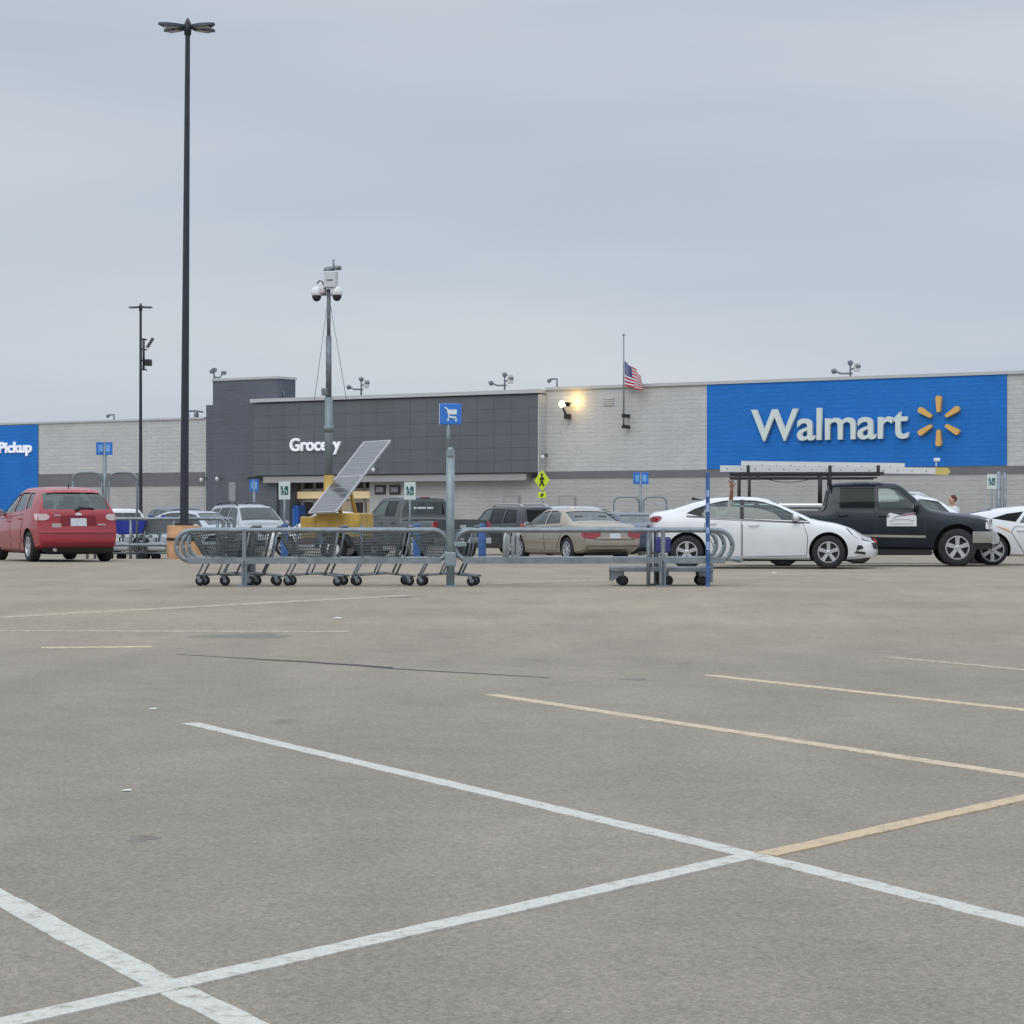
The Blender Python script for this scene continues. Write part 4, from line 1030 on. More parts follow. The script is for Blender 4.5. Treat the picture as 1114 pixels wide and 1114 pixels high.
    # interior
    seatm = P.get('seat', SEATM)
    for si, (x, ys) in enumerate(P['seats']):
        for y in ys:
            zf = P['seatz']-.10*si
            q = MB().box((x-.1, y-.24, zf-.1), (x+.08, y+.24, zf+.5), .05, rot=Matrix.Rotation(R(-10), 3, 'Y')); q.box((x-.22, y-.13, zf+.53), (x-.1, y+.13, zf+.70), .035); q.box((x-.05, y-.24, zf-.12), (x+.42, y+.24, zf+.02), .04)
            q.build('seat', seatm, t)
    if P['seats']:
        xs0 = P['seats'][0][0]+.62; q = MB(); st = [(xs0+.05*math.cos(R(a))*1, P['seats'][0][1][0]+.18*math.sin(R(a)), P['seatz']+.28+.17*math.cos(R(a))) for a in range(0, 360, 30)]
        q.tube(st, .015, 6, closed=True); q.build('steering_wheel', BLACKP, t)
        q = MB().box((xs0+.1, -P['halfw'][1][1]*.78, P['seatz']+.0), (xs0+.5, P['halfw'][1][1]*.78, P['seatz']+.27), .08); q.build('dashboard', BLACKP, t)
    # wheels
    ty = P.get('track')
    for i, x in enumerate(P['axles']):
        for s in (-1, 1):
            hw = lin(P['halfw'], x); make_wheel(t, x, s*(hw-P['tw']/2-.012), Rr, P['tw'], P['rim'], P.get('spokes', 5), P.get('rimm', RIMS), steer=P.get('steer', 0.) if i == 1 else 0)
    # doors: thin raised skins with dark shut lines
    SEAM = mat('shut_line', (.03, .03, .032), .7)
    doors = P.get('doors', []) if detail else []
    for dr in doors:
        for s in (-1, 1):
            part(merge([patch(offpoly(dr['poly'], .013), B.mside(s, .0035), .12, .004)]), 'door_gap', SEAM, t, 40)
            o = part(patch(dr['poly'], B.mside(s, .007), .10, .006), 'door', dr.get('m', paint), t, 40)
            if 'handle' in dr:
                hx, hz = dr['handle']; y = B.side_y(hx, hz)
                q = MB().tube([(hx-.1, s*(y+.012), hz), (hx-.08, s*(y+.04), hz+.003), (hx+.08, s*(y+.04), hz+.008), (hx+.1, s*(y+.012), hz+.008)], .013, 6); q.build('handle', P.get('handlem', paint), o)
    # lamps, trims, plates...
    for it in P.get('bits', []):
        kd, nm, m_, poly = it[:4]; off = it[4] if len(it) > 4 else .01; both = kd in ('side', 'front2', 'rear2')
        if m_ == 'paint': m_ = paint
        for s in ((-1, 1) if both else (1,)):
            pl = poly
            if kd in ('front2', 'rear2') and s < 0: pl = [(-a, b) for a, b in poly]
            f = {'side': lambda: B.mside(s, off), 'front': lambda: B.mend('front', off), 'front2': lambda: B.mend('front', off), 'rear': lambda: B.mend('rear', off), 'rear2': lambda: B.mend('rear', off), 'top': lambda: B.mtop(off)}[kd]()
            part(patch(pl, f, .08, off+.012), nm, m_, t, 45)
    if P.get('mirror'):
        mx_, mz = P['mirror']
        for s in (-1, 1):
            y = B.side_y(mx_, mz)
            q = MB().ell((mx_-.03, s*(y+.13), mz+.03), (.07, .12, .08), 12); q.tube([(mx_, s*(y-.02), mz-.02), (mx_-.01, s*(y+.08), mz)], .025, 6); o = q.build('mirror', P.get('mirrorm', paint), t)
            q = MB().box((mx_-.1, s*(y+.04), mz-.03), (mx_-.094, s*(y+.22), mz+.09), .002); q.build('mirror_glass', CHROME, o)
    return t, B

# ---- body families
def sedan(L, H, hw, axles, **kw):
    f = L/4.7
    P = dict(L=L, R=.325, tw=.21, rim=.215, axles=axles, halfw=[(-L/2, hw*.90), (-L*.38, hw*.975), (-L*.2, hw), (L*.2, hw), (L*.38, hw*.965), (L/2, hw*.83)],
      bottom=[(-L/2, .34), (-L*.42, .24), (-L*.3, .2), (L*.32, .18), (L*.42, .2), (L/2, .23)],
      belt=[(-L/2, .82), (-L*.42, .93), (-L*.3, .955), (0, .93), (.22*L, .88), (.33*L, .80), (.43*L, .69), (L/2, .56)],
      top=[(-L/2, .86), (-L*.48, .98), (-.45*L, 1.03), (-.335*L, 1.06), (-.185*L, H-.09), (-.15*L, H-.035), (-.05*L, H), (.06*L, H-.03), (.11*L, H-.10), (.235*L, .97), (.34*L, .89), (.43*L, .77), (L/2, .62)],
      rear=[(.2, .12), (.4, 0), (.65, .01), (.9, .05), (1.05, .1)], front=[(.2, .06), (.35, 0), (.55, .02), (.7, .09), (1, .25)],
      fcurve=.24, rcurve=.13, cabin=(-.30*L, .21*L), windshield=('top', .10*L, .215*L), backlight=('top', -.315*L, -.195*L),
      seats=[(.02*L, (.36, -.36)), (-.18*L, (.36, -.36))], seatz=.62, mirror=(.165*L, .93),
      side_windows=[dict(poly=[(.185*L, .965), (.105*L, H-.15), (.02*L, H-.085), (-.008*L, H-.085), (-.008*L, .985)]), dict(poly=[(-.022*L, .985), (-.022*L, H-.085), (-.10*L, H-.09), (-.17*L, H-.15), (-.20*L, 1.02)])],
      doors=[dict(poly=[(.20*L, .30), (.215*L, .62), (.195*L, .86), (-.012*L, .90), (-.012*L, .28)], handle=(.035*L, .80)), dict(poly=[(-.022*L, .28), (-.022*L, .90), (-.20*L, .93), (-.215*L, .75), (-.165*L, .40), (-.15*L, .28)], handle=(-.165*L, .83))],
      bits=[('rear2', 'tail_lamp', REDLAMP, [(.46, .78), (.80, .76), (.81, .90), (.46, .90)]), ('side', 'tail_lamp', REDLAMP, [(-L/2+.01, .76), (-L/2+.20, .82), (-L/2+.16, .90), (-L/2+.01, .90)]),
            ('rear', 'licence_plate', PLATE, [(-.16, .72), (.16, .72), (.16, .86), (-.16, .86)]), ('rear', 'bumper_seam', BLACKP, [(-.8, .665), (.8, .665), (.8, .68), (-.8, .68)], .004),
            ('front2', 'headlamp', CLEARL, [(.45, .54), (.76, .56), (.76, .66), (.45, .62)]), ('side', 'headlamp', CLEARL, [(L/2-.34, .62), (L/2-.02, .54), (L/2-.02, .63), (L/2-.3, .69)]),
            ('front', 'grille', BLACKP, [(-.4, .40), (.4, .40), (.45, .57), (-.45, .57)])])
    P.update(kw); return P
def suv(L, H, hw, axles, **kw):
    P = sedan(L, H, hw, axles); P.update(R=.36, rim=.225, tw=.23, archgap=.06)
    P.update(bottom=[(-L/2, .40), (-L*.42, .3), (-L*.3, .25), (L*.32, .24), (L*.42, .27), (L/2, .30)],
      belt=[(-L/2, 1.05), (-L*.3, 1.04), (0, 1.01), (.22*L, .98), (.33*L, .93), (.43*L, .82), (L/2, .66)],
      top=[(-L/2, H-.08), (-.46*L, H-.03), (-.2*L, H), (.02*L, H-.01), (.10*L, H-.10), (.235*L, 1.12), (.30*L, 1.06), (.42*L, .97), (.475*L, .86), (L/2, .72)],
      rear=[(.25, .08), (.45, 0), (.9, .02), (1.05, .05), (1.25, .15), (H, .34)], rreg=1.1, rcurve=.12, cabin=(-.47*L, .2*L), windshield=('top', .10*L, .215*L),
      backlight=('end', [(-.60, 1.10), (.60, 1.10), (.53, H-.16), (-.53, H-.16)]), seats=[(.02*L, (.38, -.38)), (-.2*L, (.38, 0, -.38))], seatz=.78, mirror=(.17*L, 1.06), tumble=.34,
      side_windows=[dict(poly=[(.185*L, 1.07), (.10*L, H-.16), (.02*L, H-.11), (.0, H-.11), (.0, 1.08)]), dict(poly=[(-.015*L, 1.08), (-.015*L, H-.11), (-.19*L, H-.12), (-.20*L, 1.09)], dark=True), dict(poly=[(-.215*L, 1.10), (-.21*L, H-.12), (-.36*L, H-.17), (-.40*L, 1.13)], dark=True)],
      doors=[dict(poly=[(.20*L, .36), (.215*L, .7), (.195*L, .96), (-.005*L, 1.0), (-.005*L, .34)], handle=(.035*L, .90)), dict(poly=[(-.015*L, .34), (-.015*L, 1.0), (-.20*L, 1.02), (-.22*L, .8), (-.18*L, .45), (-.16*L, .34)], handle=(-.17*L, .92))],
      bits=[('rear2', 'tail_lamp', REDLAMP, [(.66, .86), (.84, .84), (.82, 1.12), (.66, 1.10)]), ('side', 'tail_lamp', REDLAMP, [(-L/2+.01, .86), (-L/2+.2, .9), (-L/2+.14, 1.1), (-L/2+.01, 1.12)]),
            ('rear', 'licence_plate', PLATE, [(-.16, .78), (.16, .78), (.16, .92), (-.16, .92)]), ('rear', 'bumper_seam', BLACKP, [(-.84, .63), (.84, .63), (.84, .65), (-.84, .65)], .004),
            ('front2', 'headlamp', CLEARL, [(.5, .70), (.78, .70), (.78, .84), (.5, .82)]), ('side', 'headlamp', CLEARL, [(L/2-.3, .74), (L/2-.02, .69), (L/2-.02, .80), (L/2-.26, .86)]),
            ('front', 'grille', BLACKP, [(-.45, .58), (.45, .58), (.48, .78), (-.48, .78)]), ('front', 'lower_grille', BLACKP, [(-.6, .36), (.6, .36), (.6, .47), (-.6, .47)])])
    P.update(kw); return P
def roof_rails(t, B, P, x0, x1, m=CHROME):
    for s in (-1, 1):
        pts = []
        for i in range(9):
            x = x0+(x1-x0)*i/8; hw, zb, belt, top, we, ze = B.par(x); pts.append(B.deform((x, s*we*.86, top-.02+(.07 if 0 < i < 8 else 0))))
        MB().tube(pts, .02, 6).build('roof_rail', m, t)
def pickup(L, H, hw, axles, xcab, xws0, xws1, bedz, **kw):
    P = sedan(L, H, hw, axles); P.update(R=.40, rim=.245, tw=.27, archgap=.085, spokes=5, smooth=.04, stations=90)
    P.update(halfw=[(-L/2, hw*.965), (-L*.4, hw), (L*.3, hw), (L*.42, hw*.98), (L/2, hw*.93)],
      bottom=[(-L/2, .55), (-L*.42, .5), (-L*.3, .40), (L*.3, .36), (L*.42, .36), (L/2, .38)],
      belt=[(-L/2, bedz-.06), (xcab-.1, bedz-.06), (xcab+.1, 1.20), (xws1-.2, 1.16), (xws1+.2, 1.08), (L*.44, 1.0), (L/2, .93)],
      top=[(-L/2, bedz), (xcab-.05, bedz), (xcab+.02, H-.10), (xcab+.15, H-.03), (xcab+.8, H), (xws0, H-.04), (xws0+.12, H-.10), (xws1, 1.23), (xws1+.3, 1.17), (L*.44, 1.08), (L/2-.04, 1.02), (L/2, .96)],
      xtra=[xcab-.06, xcab-.03, xcab-.01, xcab+.01, xcab+.03, xcab+.06],
      rear=[(.4, 0), (1.3, .02)], rcurve=.04, front=[(.3, .08), (.45, .02), (.62, 0), (.7, .06), (1.0, .10), (1.1, .2)], fcurve=.14,
      cabin=(xcab+.12, xws1-.15), windshield=('top', xws0+.08, xws1-.06, .9), backlight=('cab', xcab+.035, [(-.62, 1.30), (.62, 1.30), (.57, H-.20), (-.57, H-.20)]),
      seats=[(xws0-.35, (.42, -.42)), (xcab+.42, (.42, 0, -.42))], seatz=.88, tumble=.30, mirror=(xws1-.22, 1.24), bed=(-L/2+.09, xcab-.14, hw-.13, .85),
      side_windows=[], doors=[], bits=[])
    P.update(kw); return P
def place(px, d): p = spot(px, d); return (p.x, p.y, p.z)
# ---- red hatchback
RED = carpaint('red_paint', (.33, .016, .030))
L, H, hw = 4.37, 1.55, .885
P = sedan(L, H, hw, [-1.40, 1.20], R=.315, rim=.20,
  halfw=[(-L/2, hw*.93), (-1.7, hw*.985), (-1, hw), (1, hw), (1.7, hw*.96), (L/2, hw*.8)],
  bottom=[(-L/2, .30), (-1.8, .24), (-1.2, .2), (1.4, .18), (1.8, .2), (L/2, .24)],
  belt=[(-L/2, 1.04), (-1.6, 1.03), (-.6, .99), (.5, .93), (1.15, .87), (1.8, .75), (L/2, .56)],
  top=[(-L/2, 1.43), (-2.05, 1.48), (-1.6, 1.525), (-.9, 1.55), (-.1, 1.545), (.25, 1.46), (.95, 1.06), (1.2, .99), (1.7, .90), (2.0, .78), (L/2, .62)],
  rear=[(.2, .10), (.34, .01), (.55, 0), (.64, .02), (.67, .06), (.98, .09), (1.05, .12), (1.3, .34), (1.43, .46), (1.55, .54)], rreg=1.35, rcurve=.14, tumble=.42,
  cabin=(-2.0, .85), windshield=('top', .28, .98), backlight=('end', [(-.70, 1.075), (.70, 1.075), (.62, 1.40), (.4, 1.42), (-.4, 1.42), (-.62, 1.40)]),
  rearglass=glassmat('rear_tint', (.38, .46, .45), .04, .10), seats=[(.0, (.36, -.36)), (-.95, (.38, 0, -.38))], seatz=.66, mirror=(.72, .98),
  side_windows=[dict(poly=[(.82, .985), (.36, 1.35), (.05, 1.43), (-.02, 1.43), (-.02, 1.02)]), dict(poly=[(-.10, 1.025), (-.10, 1.43), (-.72, 1.43), (-.95, 1.06)]), dict(poly=[(-1.04, 1.07), (-.82, 1.42), (-1.2, 1.41), (-1.45, 1.14)])],
  doors=[dict(poly=[(.90, .28), (.98, .6), (.90, .87), (-.05, .93), (-.05, .26)], handle=(.12, .83)), dict(poly=[(-.09, .26), (-.09, .93), (-.95, .97), (-1.0, .8), (-.78, .4), (-.72, .26)], handle=(-.75, .88))],
  bits=[('rear2', 'tail_lamp', mat('silver_pink_lamp', (.62, .50, .50), .15, .2, coat=1), [(.61, .875), (.70, .85), (.80, .855), (.805, .985), (.64, .985), (.58, .935)], .012), ('side', 'tail_lamp', PINKL, [(-L/2+.02, .855), (-L/2+.14, .87), (-L/2+.28, .985), (-L/2+.02, .985)], .014),
        ('rear', 'licence_plate', PLATE, [(-.165, .735), (.165, .735), (.165, .895), (-.165, .895)], .012), ('rear', 'plate_recess_shade', mat('shaded_red', (.19, .011, .02), .5), [(-.40, .74), (.40, .74), (.36, .95), (-.36, .95)], .003),  # recess shade painted as a flat patch of darker red
        ('rear', 'emblem', CHROME, [(-.07, .955), (.07, .955), (.06, .99), (.0, 1.01), (-.06, .99)], .012), ('rear', 'model_badge', CHROME, [(.36, .945), (.50, .945), (.50, .965), (.36, .965)], .01), ('rear', 'model_badge', CHROME, [(-.58, .755), (-.40, .755), (-.40, .775), (-.58, .775)], .01),
        ('rear', 'sticker', mat('grey_sticker', (.42, .36, .34), .6), [(.36, .71), (.54, .71), (.54, .79), (.36, .79)], .01),
        ('rear', 'bumper_step', 'paint', [(-.78, .60), (.78, .60), (.78, .645), (-.78, .645)], .018), ('rear', 'bumper_seam', BLACKP, [(-.62, .652), (.62, .652), (.62, .664), (-.62, .664)], .004), ('rear', 'hatch_seam', BLACKP, [(-.72, .698), (.72, .698), (.72, .706), (-.72, .706)], .004),
        ('rear', 'bumper_lower', mat('shaded_red', (.19, .011, .02), .5), [(-.72, .31), (.72, .31), (.76, .40), (-.76, .40)], .008), ('rear', 'lower_valance', BLACKP, [(-.72, .21), (.72, .21), (.74, .30), (-.74, .30)], .012),  # lower bumper in the same darkened red
        ('side', 'rub_strip', 'paint', [(-.95, .40), (.92, .40), (.92, .46), (-.95, .46)], .012),
        ('front2', 'headlamp', CLEARL, [(.45, .54), (.74, .56), (.74, .68), (.45, .64)]), ('front', 'grille', BLACKP, [(-.4, .42), (.4, .42), (.42, .55), (-.42, .55)])])
s_m = 53.5; d_m = FPX/s_m
mx_, B = make_car(P, 'hatchback', 'red hatchback at the left edge seen from behind', 'car', place(55, 52.5), R(116), RED)
q = MB(); p = B.mend('rear', .02)
q.tube([p(.05, 1.07, 0), p(-.14, 1.10, 0), p(-.30, 1.10, 0)], .014, 6); q.ell(p(.02, 1.07, 0), (.04, .05, .03), 8); q.tube([p(-.02, 1.115, 0), p(-.34, 1.09, 0)], .018, 6); q.build('rear_wiper', BLACKP, mx_)
MB().tube([(-1.35, .0, 1.53), (-1.42, 0, 1.60)], .012, 5).build('antenna', BLACKP, mx_)
for y in (.5, ): MB().tube([(-2.16, y, .25), (-1.9, y, .25)], .035, 8).build('exhaust_pipe', CHROME, mx_)
MB().box((-2.0, -.6, .16), (1.6, .6, .27), .03).build('underbody', BLACKP, mx_)
# ---- white sedan
WHT = carpaint('white_car_paint', (.72, .735, .75))
L, H, hw = 4.68, 1.455, .895
DKC = mat('dark_chrome_strip', (.06, .06, .065), .25, .6)
P = sedan(L, H, hw, [-1.50, 1.32], R=.335, rim=.21, tw=.215,
  belt=[(-L/2, .93), (-2.1, 1.04), (-1.4, 1.035), (-.5, 1.005), (.3, .965), (1.0, .905), (1.5, .83), (2.0, .67), (L/2, .47)],
  top=[(-L/2, 1.02), (-2.27, 1.13), (-1.93, 1.17), (-1.56, 1.29), (-1.3, 1.37), (-1.0, 1.425), (-.5, 1.455), (-.12, 1.445), (.12, 1.40), (.35, 1.31), (.69, 1.16), (1.06, .985), (1.5, .915), (1.85, .80), (2.15, .65), (L/2, .53)],
  rear=[(.2, .14), (.42, .01), (.6, 0), (.8, .05), (1.0, .04), (1.14, .02)], rreg=.5, front=[(.2, .05), (.33, 0), (.5, .03), (.62, .10), (.8, .25)], fcurve=.26, rcurve=.16,
  cabin=(-1.5, .95), windshield=('top', .18, 1.0, .9), backlight=('top', -1.80, -1.15, .9),
  pillars=[[(-.36, 1.0), (-.36, 1.385), (-.44, 1.385), (-.44, 1.005)], [(-1.15, 1.035), (-1.21, 1.10), (-1.08, 1.305), (-1.135, 1.285), (-1.26, 1.10), (-1.21, 1.035)]],
  seats=[(.05, (.36, -.36)), (-.85, (.36, -.36))], seatz=.62, mirror=(.70, 1.00),
  side_windows=[dict(poly=[(.93, .955), (.62, 1.105), (.32, 1.245), (.04, 1.335), (-.12, 1.365), (-.36, 1.375), (-.36, 1.005)]), dict(poly=[(-.44, 1.01), (-.44, 1.375), (-.75, 1.365), (-1.08, 1.295), (-1.22, 1.10), (-1.16, 1.045)]), dict(poly=[(-1.20, 1.045), (-1.25, 1.10), (-1.13, 1.275), (-1.35, 1.20), (-1.52, 1.11)], dark=True)],
  doors=[dict(poly=[(.88, .27), (.90, .62), (.82, .90), (-.38, .96), (-.38, .25)], handle=(-.16, .865)), dict(poly=[(-.42, .25), (-.42, .96), (-1.12, .99), (-1.14, .82), (-.98, .50), (-.92, .25)], handle=(-1.02, .90))],
  bits=[('side', 'tail_lamp', REDLAMP, [(-L/2+.01, .94), (-2.2, .93), (-2.06, .985), (-2.03, 1.035), (-2.1, 1.06), (-L/2+.01, 1.045)], .012), ('rear2', 'tail_lamp', REDLAMP, [(.45, .94), (.80, .94), (.80, 1.05), (.45, 1.0)], .012),
        ('rear', 'licence_plate', PLATE, [(-.16, .72), (.16, .72), (.16, .86), (-.16, .86)]), ('side', 'bumper_marker', BLACKP, [(-L/2+.02, .52), (-2.2, .53), (-2.2, .57), (-L/2+.02, .56)], .004), 
        ('side', 'headlamp', CLEARL, [(1.72, .79), (1.92, .745), (2.10, .655), (2.22, .585), (2.05, .60), (1.88, .65)], .010), ('side', 'headlamp_trim', BLACKP, [(1.66, .815), (1.72, .80), (1.86, .66), (1.80, .70)], .008),
        ('front2', 'headlamp', CLEARL, [(.42, .56), (.70, .59), (.70, .65), (.42, .62)]), ('side', 'fog_lamp_recess', BLACKP, [(1.92, .37), (2.22, .41), (2.16, .47), (1.98, .475)], .006), ('side', 'lower_lip', BLACKP, [(1.86, .315), (2.28, .285), (2.28, .335), (1.92, .36)], .006),
        ('front', 'grille', BLACKP, [(-.45, .40), (.45, .40), (.50, .52), (-.50, .52)]), ('front', 'emblem', mat('red_front_emblem', (.5, .03, .04), .4), [(-.14, .53), (.14, .53), (.14, .60), (-.14, .60)], .03),
        ('side', 'window_line', DKC, [(-1.52, 1.065), (-1.50, 1.035), (-.40, .985), (.30, .945), (.95, .91), (.95, .935), (.30, .963), (-.40, 1.003), (-1.16, 1.04), (-1.25, 1.06)], .006),
        ('side', 'sill_crease_shade', mat('white_shadow_sill', (.5, .51, .52), .5), [(-.9, .225), (.9, .225), (.9, .245), (-.9, .245)], .008)])  # shade of the sill crease painted as a greyer white strip
d_c = 50.5
cz, BC = make_car(P, 'white_sedan', 'white sedan seen side on in front of the black pickup', 'car', place(829, d_c), R(-5.8), WHT)
MB().box((-2.0, -.6, .15), (1.8, .6, .26), .03).build('underbody', BLACKP, cz)
q = MB(); a = BC.mtop(.03)(-1.28, 0, 0); q.prism([(a.x-.15, a.z-.02), (a.x+.10, a.z-.02), (a.x-.14, a.z+.04)], 'y', -.03, .03); q.build('roof_antenna', BLACKP, cz)
# ---- black pickup with ladder rack
BLK = mat('black_truck_paint', (.006, .013, .021), .35, 0, coat=.35, spec=.3)
L, H, hw = 5.80, 1.80, .99
d_t = 53.2; xcab = -.70
P = pickup(L, H, hw, [-1.62, 2.02], xcab, .78, 1.42, 1.22,
  side_windows=[dict(poly=[(1.22, 1.235), (1.02, 1.43), (.78, 1.63), (.62, 1.655), (.385, 1.655), (.385, 1.235)]), dict(poly=[(.30, 1.235), (.30, 1.655), (-.42, 1.655), (-.42, 1.235)], dark=True)],
  doors=[dict(poly=[(1.28, .55), (1.36, .8), (1.30, 1.14), (.345, 1.16), (.345, .50)], handle=(.50, 1.06)), dict(poly=[(.30, .50), (.30, 1.16), (-.52, 1.17), (-.52, .50)], handle=(-.36, 1.07))],
  bits=[('side', 'headlamp', CLEARL, [(L/2-.17, .80), (L/2-.02, .78), (L/2-.02, 1.0), (L/2-.14, 1.0)], .012), ('front2', 'headlamp', CLEARL, [(.62, .80), (.92, .80), (.92, .97), (.62, .97)]), ('front', 'grille', CHROME, [(-.6, .74), (.6, .74), (.6, 1.0), (-.6, 1.0)]),
        ('side', 'bumper', mat('worn_chrome', (.48, .50, .47), .3, .8), [(L/2-.56, .50), (L/2-.02, .50), (L/2-.02, .74), (L/2-.56, .74)], .03), ('front', 'bumper', mat('worn_chrome', (.48, .50, .47), .3, .8), [(-.93, .48), (.93, .48), (.93, .73), (-.93, .73)], .07),
        ('side', 'lower_valance', BLACKP, [(L/2-.50, .37), (L/2-.06, .37), (L/2-.02, .49), (L/2-.56, .49)], .02),
        ('side', 'chrome_strip', CHROME, [(-.50, .635), (1.36, .605), (1.36, .655), (-.50, .685)], .022), ('rear2', 'tail_lamp', REDLAMP, [(.78, .8), (.94, .8), (.94, 1.15), (.78, 1.15)]), ('rear', 'bumper', CHROME, [(-.9, .56), (.9, .56), (.9, .74), (-.9, .74)], .08)], mirrorm=BLACKP, sideglass=GLASS)
tk, BT = make_car(P, 'pickup_truck', 'black crew cab pickup with a ladder rack and a sign on its door', 'pickup truck', place(934, d_t), R(-5.8), BLK)
MB().box((-2.6, -.86, .24), (1.5, .86, .46), .03).build('underbody', BLACKP, tk)
# chrome bed rail tops
for s in (-1, 1): MB().box((-2.8, s*(hw-.11), 1.22), (-.78, s*(hw-.02), 1.33), .03).build('bed_rail_cap', CHROME, tk)
# ladder rack
q = MB(); zr = 1.965
for s in (-1, 1):
    q.box((-2.75, s*.86-.03, zr-.03), (.50, s*.86+.03, zr+.03), .01); q.box((-2.75, s*.86-.02, zr-.11), (.36, s*.86+.02, zr-.075), .005)
    for x in (-2.55, -2.33, -.82, -.62): q.tube([(x, s*.86, 1.25 if x < -.7 else 1.62), (x, s*.86, zr)], .028, 6)
    for x in (-2.35, -.63, .38): q.box((x-.035, s*.86-.035, zr), (x+.035, s*.86+.035, zr+.17), .012)
for x in (-2.4, -.7, .42): q.tube([(x, -.86, zr), (x, .86, zr)], .028, 6)
pts = [(-2.2+1.4*i/10, -.86, zr-.05-.14*math.sin(math.pi*i/10)) for i in range(11)]
rk = q.build('ladder_rack', mat('rack_black', (.025, .025, .03), .5), tk)
MB().tube(pts, .008, 5).build('strap', BLACKP, rk)
# door sign: white magnet with swoosh and unreadable lines
SGN = BT.mside(-1, .02)
sg = part(patch([(.55, .85), (1.17, .85), (1.17, 1.06), (1.09, 1.12), (.85, 1.08), (.62, 1.13), (.55, 1.08)], BT.mside(-1, .014), .1, .006), 'door_sign', mat('sign_white_magnet', (.68, .70, .70), .5), tk)
part(merge([patch([(.66, 1.01), (.85, 1.07), (1.14, 1.12), (1.16, 1.15), (.95, 1.12), (.75, 1.06)], BT.mside(-1, .019), .1, .004)]), 'grey_swoosh', mat('swoosh_grey', (.2, .2, .25), .5), sg)
part(merge([patch([(.84, 1.055), (1.00, 1.085), (1.16, 1.10), (1.16, 1.115), (.98, 1.105)], BT.mside(-1, .022), .1, .004)]), 'red_swoosh', mat('swoosh_red', (.35, .08, .1), .5), sg)
part(merge([patch([(a, z), (b, z), (b, z+.02), (a, z+.02)], BT.mside(-1, .018), .1, .003) for a, b, z in ((.68, 1.04, .98), (.62, 1.1, .89), (.60, .70, .95), (1.03, 1.12, .95))]), 'faint_lettering', mat('faint_grey', (.42, .43, .45), .5), sg)
# ladder (a thing of its own, lying on the rack)
lad = thing('extension_ladder', 'long aluminium extension ladder with a yellow foot lying on the black pickup rack', 'ladder', tk.location, R(-5.8))
ALU = mat('aluminium', (.72, .74, .74), .45, .25)
q = MB(); z0 = zr+.03
def rail_(x0, x1, y, za, zb, h=.085):
    A = [(x0, za), (x1, zb), (x1, zb+h), (x0, za+h)]; q.prism(A, 'y', y-.015, y+.015)
for y in (-.55, -.15): rail_(-2.95, 1.62, y, z0+.02, z0-.04, .13)
q.build('lower_section', ALU, lad)
q = MB()
for y in (-.50, -.20): rail_(-2.50, .95, y, z0+.155, z0+.10, .09)
q.build('upper_section', ALU, lad)
q = MB()
for k in range(15): x = -2.8+.3*k; zq = z0+.08-.06*(x+2.95)/4.5; q.tube([(x, -.57, zq), (x, -.13, zq)], .018, 6)
for k in range(11): x = -2.35+.3*k; zq = z0+.16-.05*(x+2.5)/3.5; q.tube([(x, -.52, zq), (x, -.18, zq)], .016, 6)
q.build('rungs', mat('rung_grey', (.32, .33, .34), .5, .4), lad)
for y in (-.55, -.15): MB().prism([(1.60, z0-.05), (1.86, z0-.06), (1.90, z0+.02), (1.84, z0+.09), (1.60, z0+.09)], 'y', y-.03, y+.03).build('foot', mat('yellow_foot', (.62, .50, .16), .5), lad)
MB().tube([(1.62, -.35, z0+.09), (1.62, -.35, z0+.24)], .015, 5).box((1.57, -.40, z0+.23), (1.70, -.30, z0+.30), .01).build('tip_cap', WHITEP, lad)
# ---- white hatchback behind the truck nose, and white crossover
ORG = mat('orange_decal', (.70, .36, .10), .5)
P = sedan(4.5, 1.33, .9, [-1.36, 1.30], R=.335, rim=.25, spokes=6, doors=[dict(poly=[(.88, .30), (.95, .60), (.86, .76), (-.05, .80), (-.05, .28)], handle=(.15, .72)), dict(poly=[(-.1, .28), (-.1, .80), (-.88, .84), (-.95, .72), (-.75, .40), (-.68, .28)], handle=(-.74, .76))],
  top=[(-2.25, .95), (-2.15, 1.09), (-1.9, 1.13), (-1.5, 1.20), (-1.1, 1.26), (-.5, 1.31), (0, 1.33), (.26, 1.31), (.5, 1.24), (1.05, .92), (1.5, .86), (1.9, .75), (2.25, .60)], belt=[(-2.25, .86), (-1.9, 1.0), (-1.4, .99), (-.7, .88), (0, .845), (.97, .80), (1.45, .76), (1.9, .66), (2.25, .54)],
  windshield=('top', .32, 1.0), backlight=('top', -1.95, -1.35, .85), side_windows=[dict(poly=[(.84, .85), (.48, 1.13), (.09, 1.215), (-.03, 1.215), (-.03, .88)]), dict(poly=[(-.1, .88), (-.1, 1.215), (-.6, 1.19), (-.78, .93)]), dict(poly=[(-.86, .945), (-.68, 1.175), (-1.05, 1.125), (-1.38, 1.02)], dark=True)], cabin=(-1.5, .92), seatz=.52)
P['bits'].append(('side', 'orange_decal', ORG, [(-1.28, .86), (-1.06, .80), (-.95, .72), (-1.04, .75), (-1.18, .81)], .012))
fh, _ = make_car(P, 'white_hatchback', 'white low hatchback at the right edge, its rear wheel beside the black pickup bumper', 'car', place(1144, 54.6), R(-5.8), WHT)
P = suv(4.6, 1.62, .92, [-1.4, 1.3])
cw, Bc = make_car(P, 'white_crossover', 'white crossover mostly hidden behind the black pickup hood, sloping windshield in view', 'car', place(996, 58.5), R(-4), WHT)
roof_rails(cw, Bc, P, -1.6, .25, WHITEP)
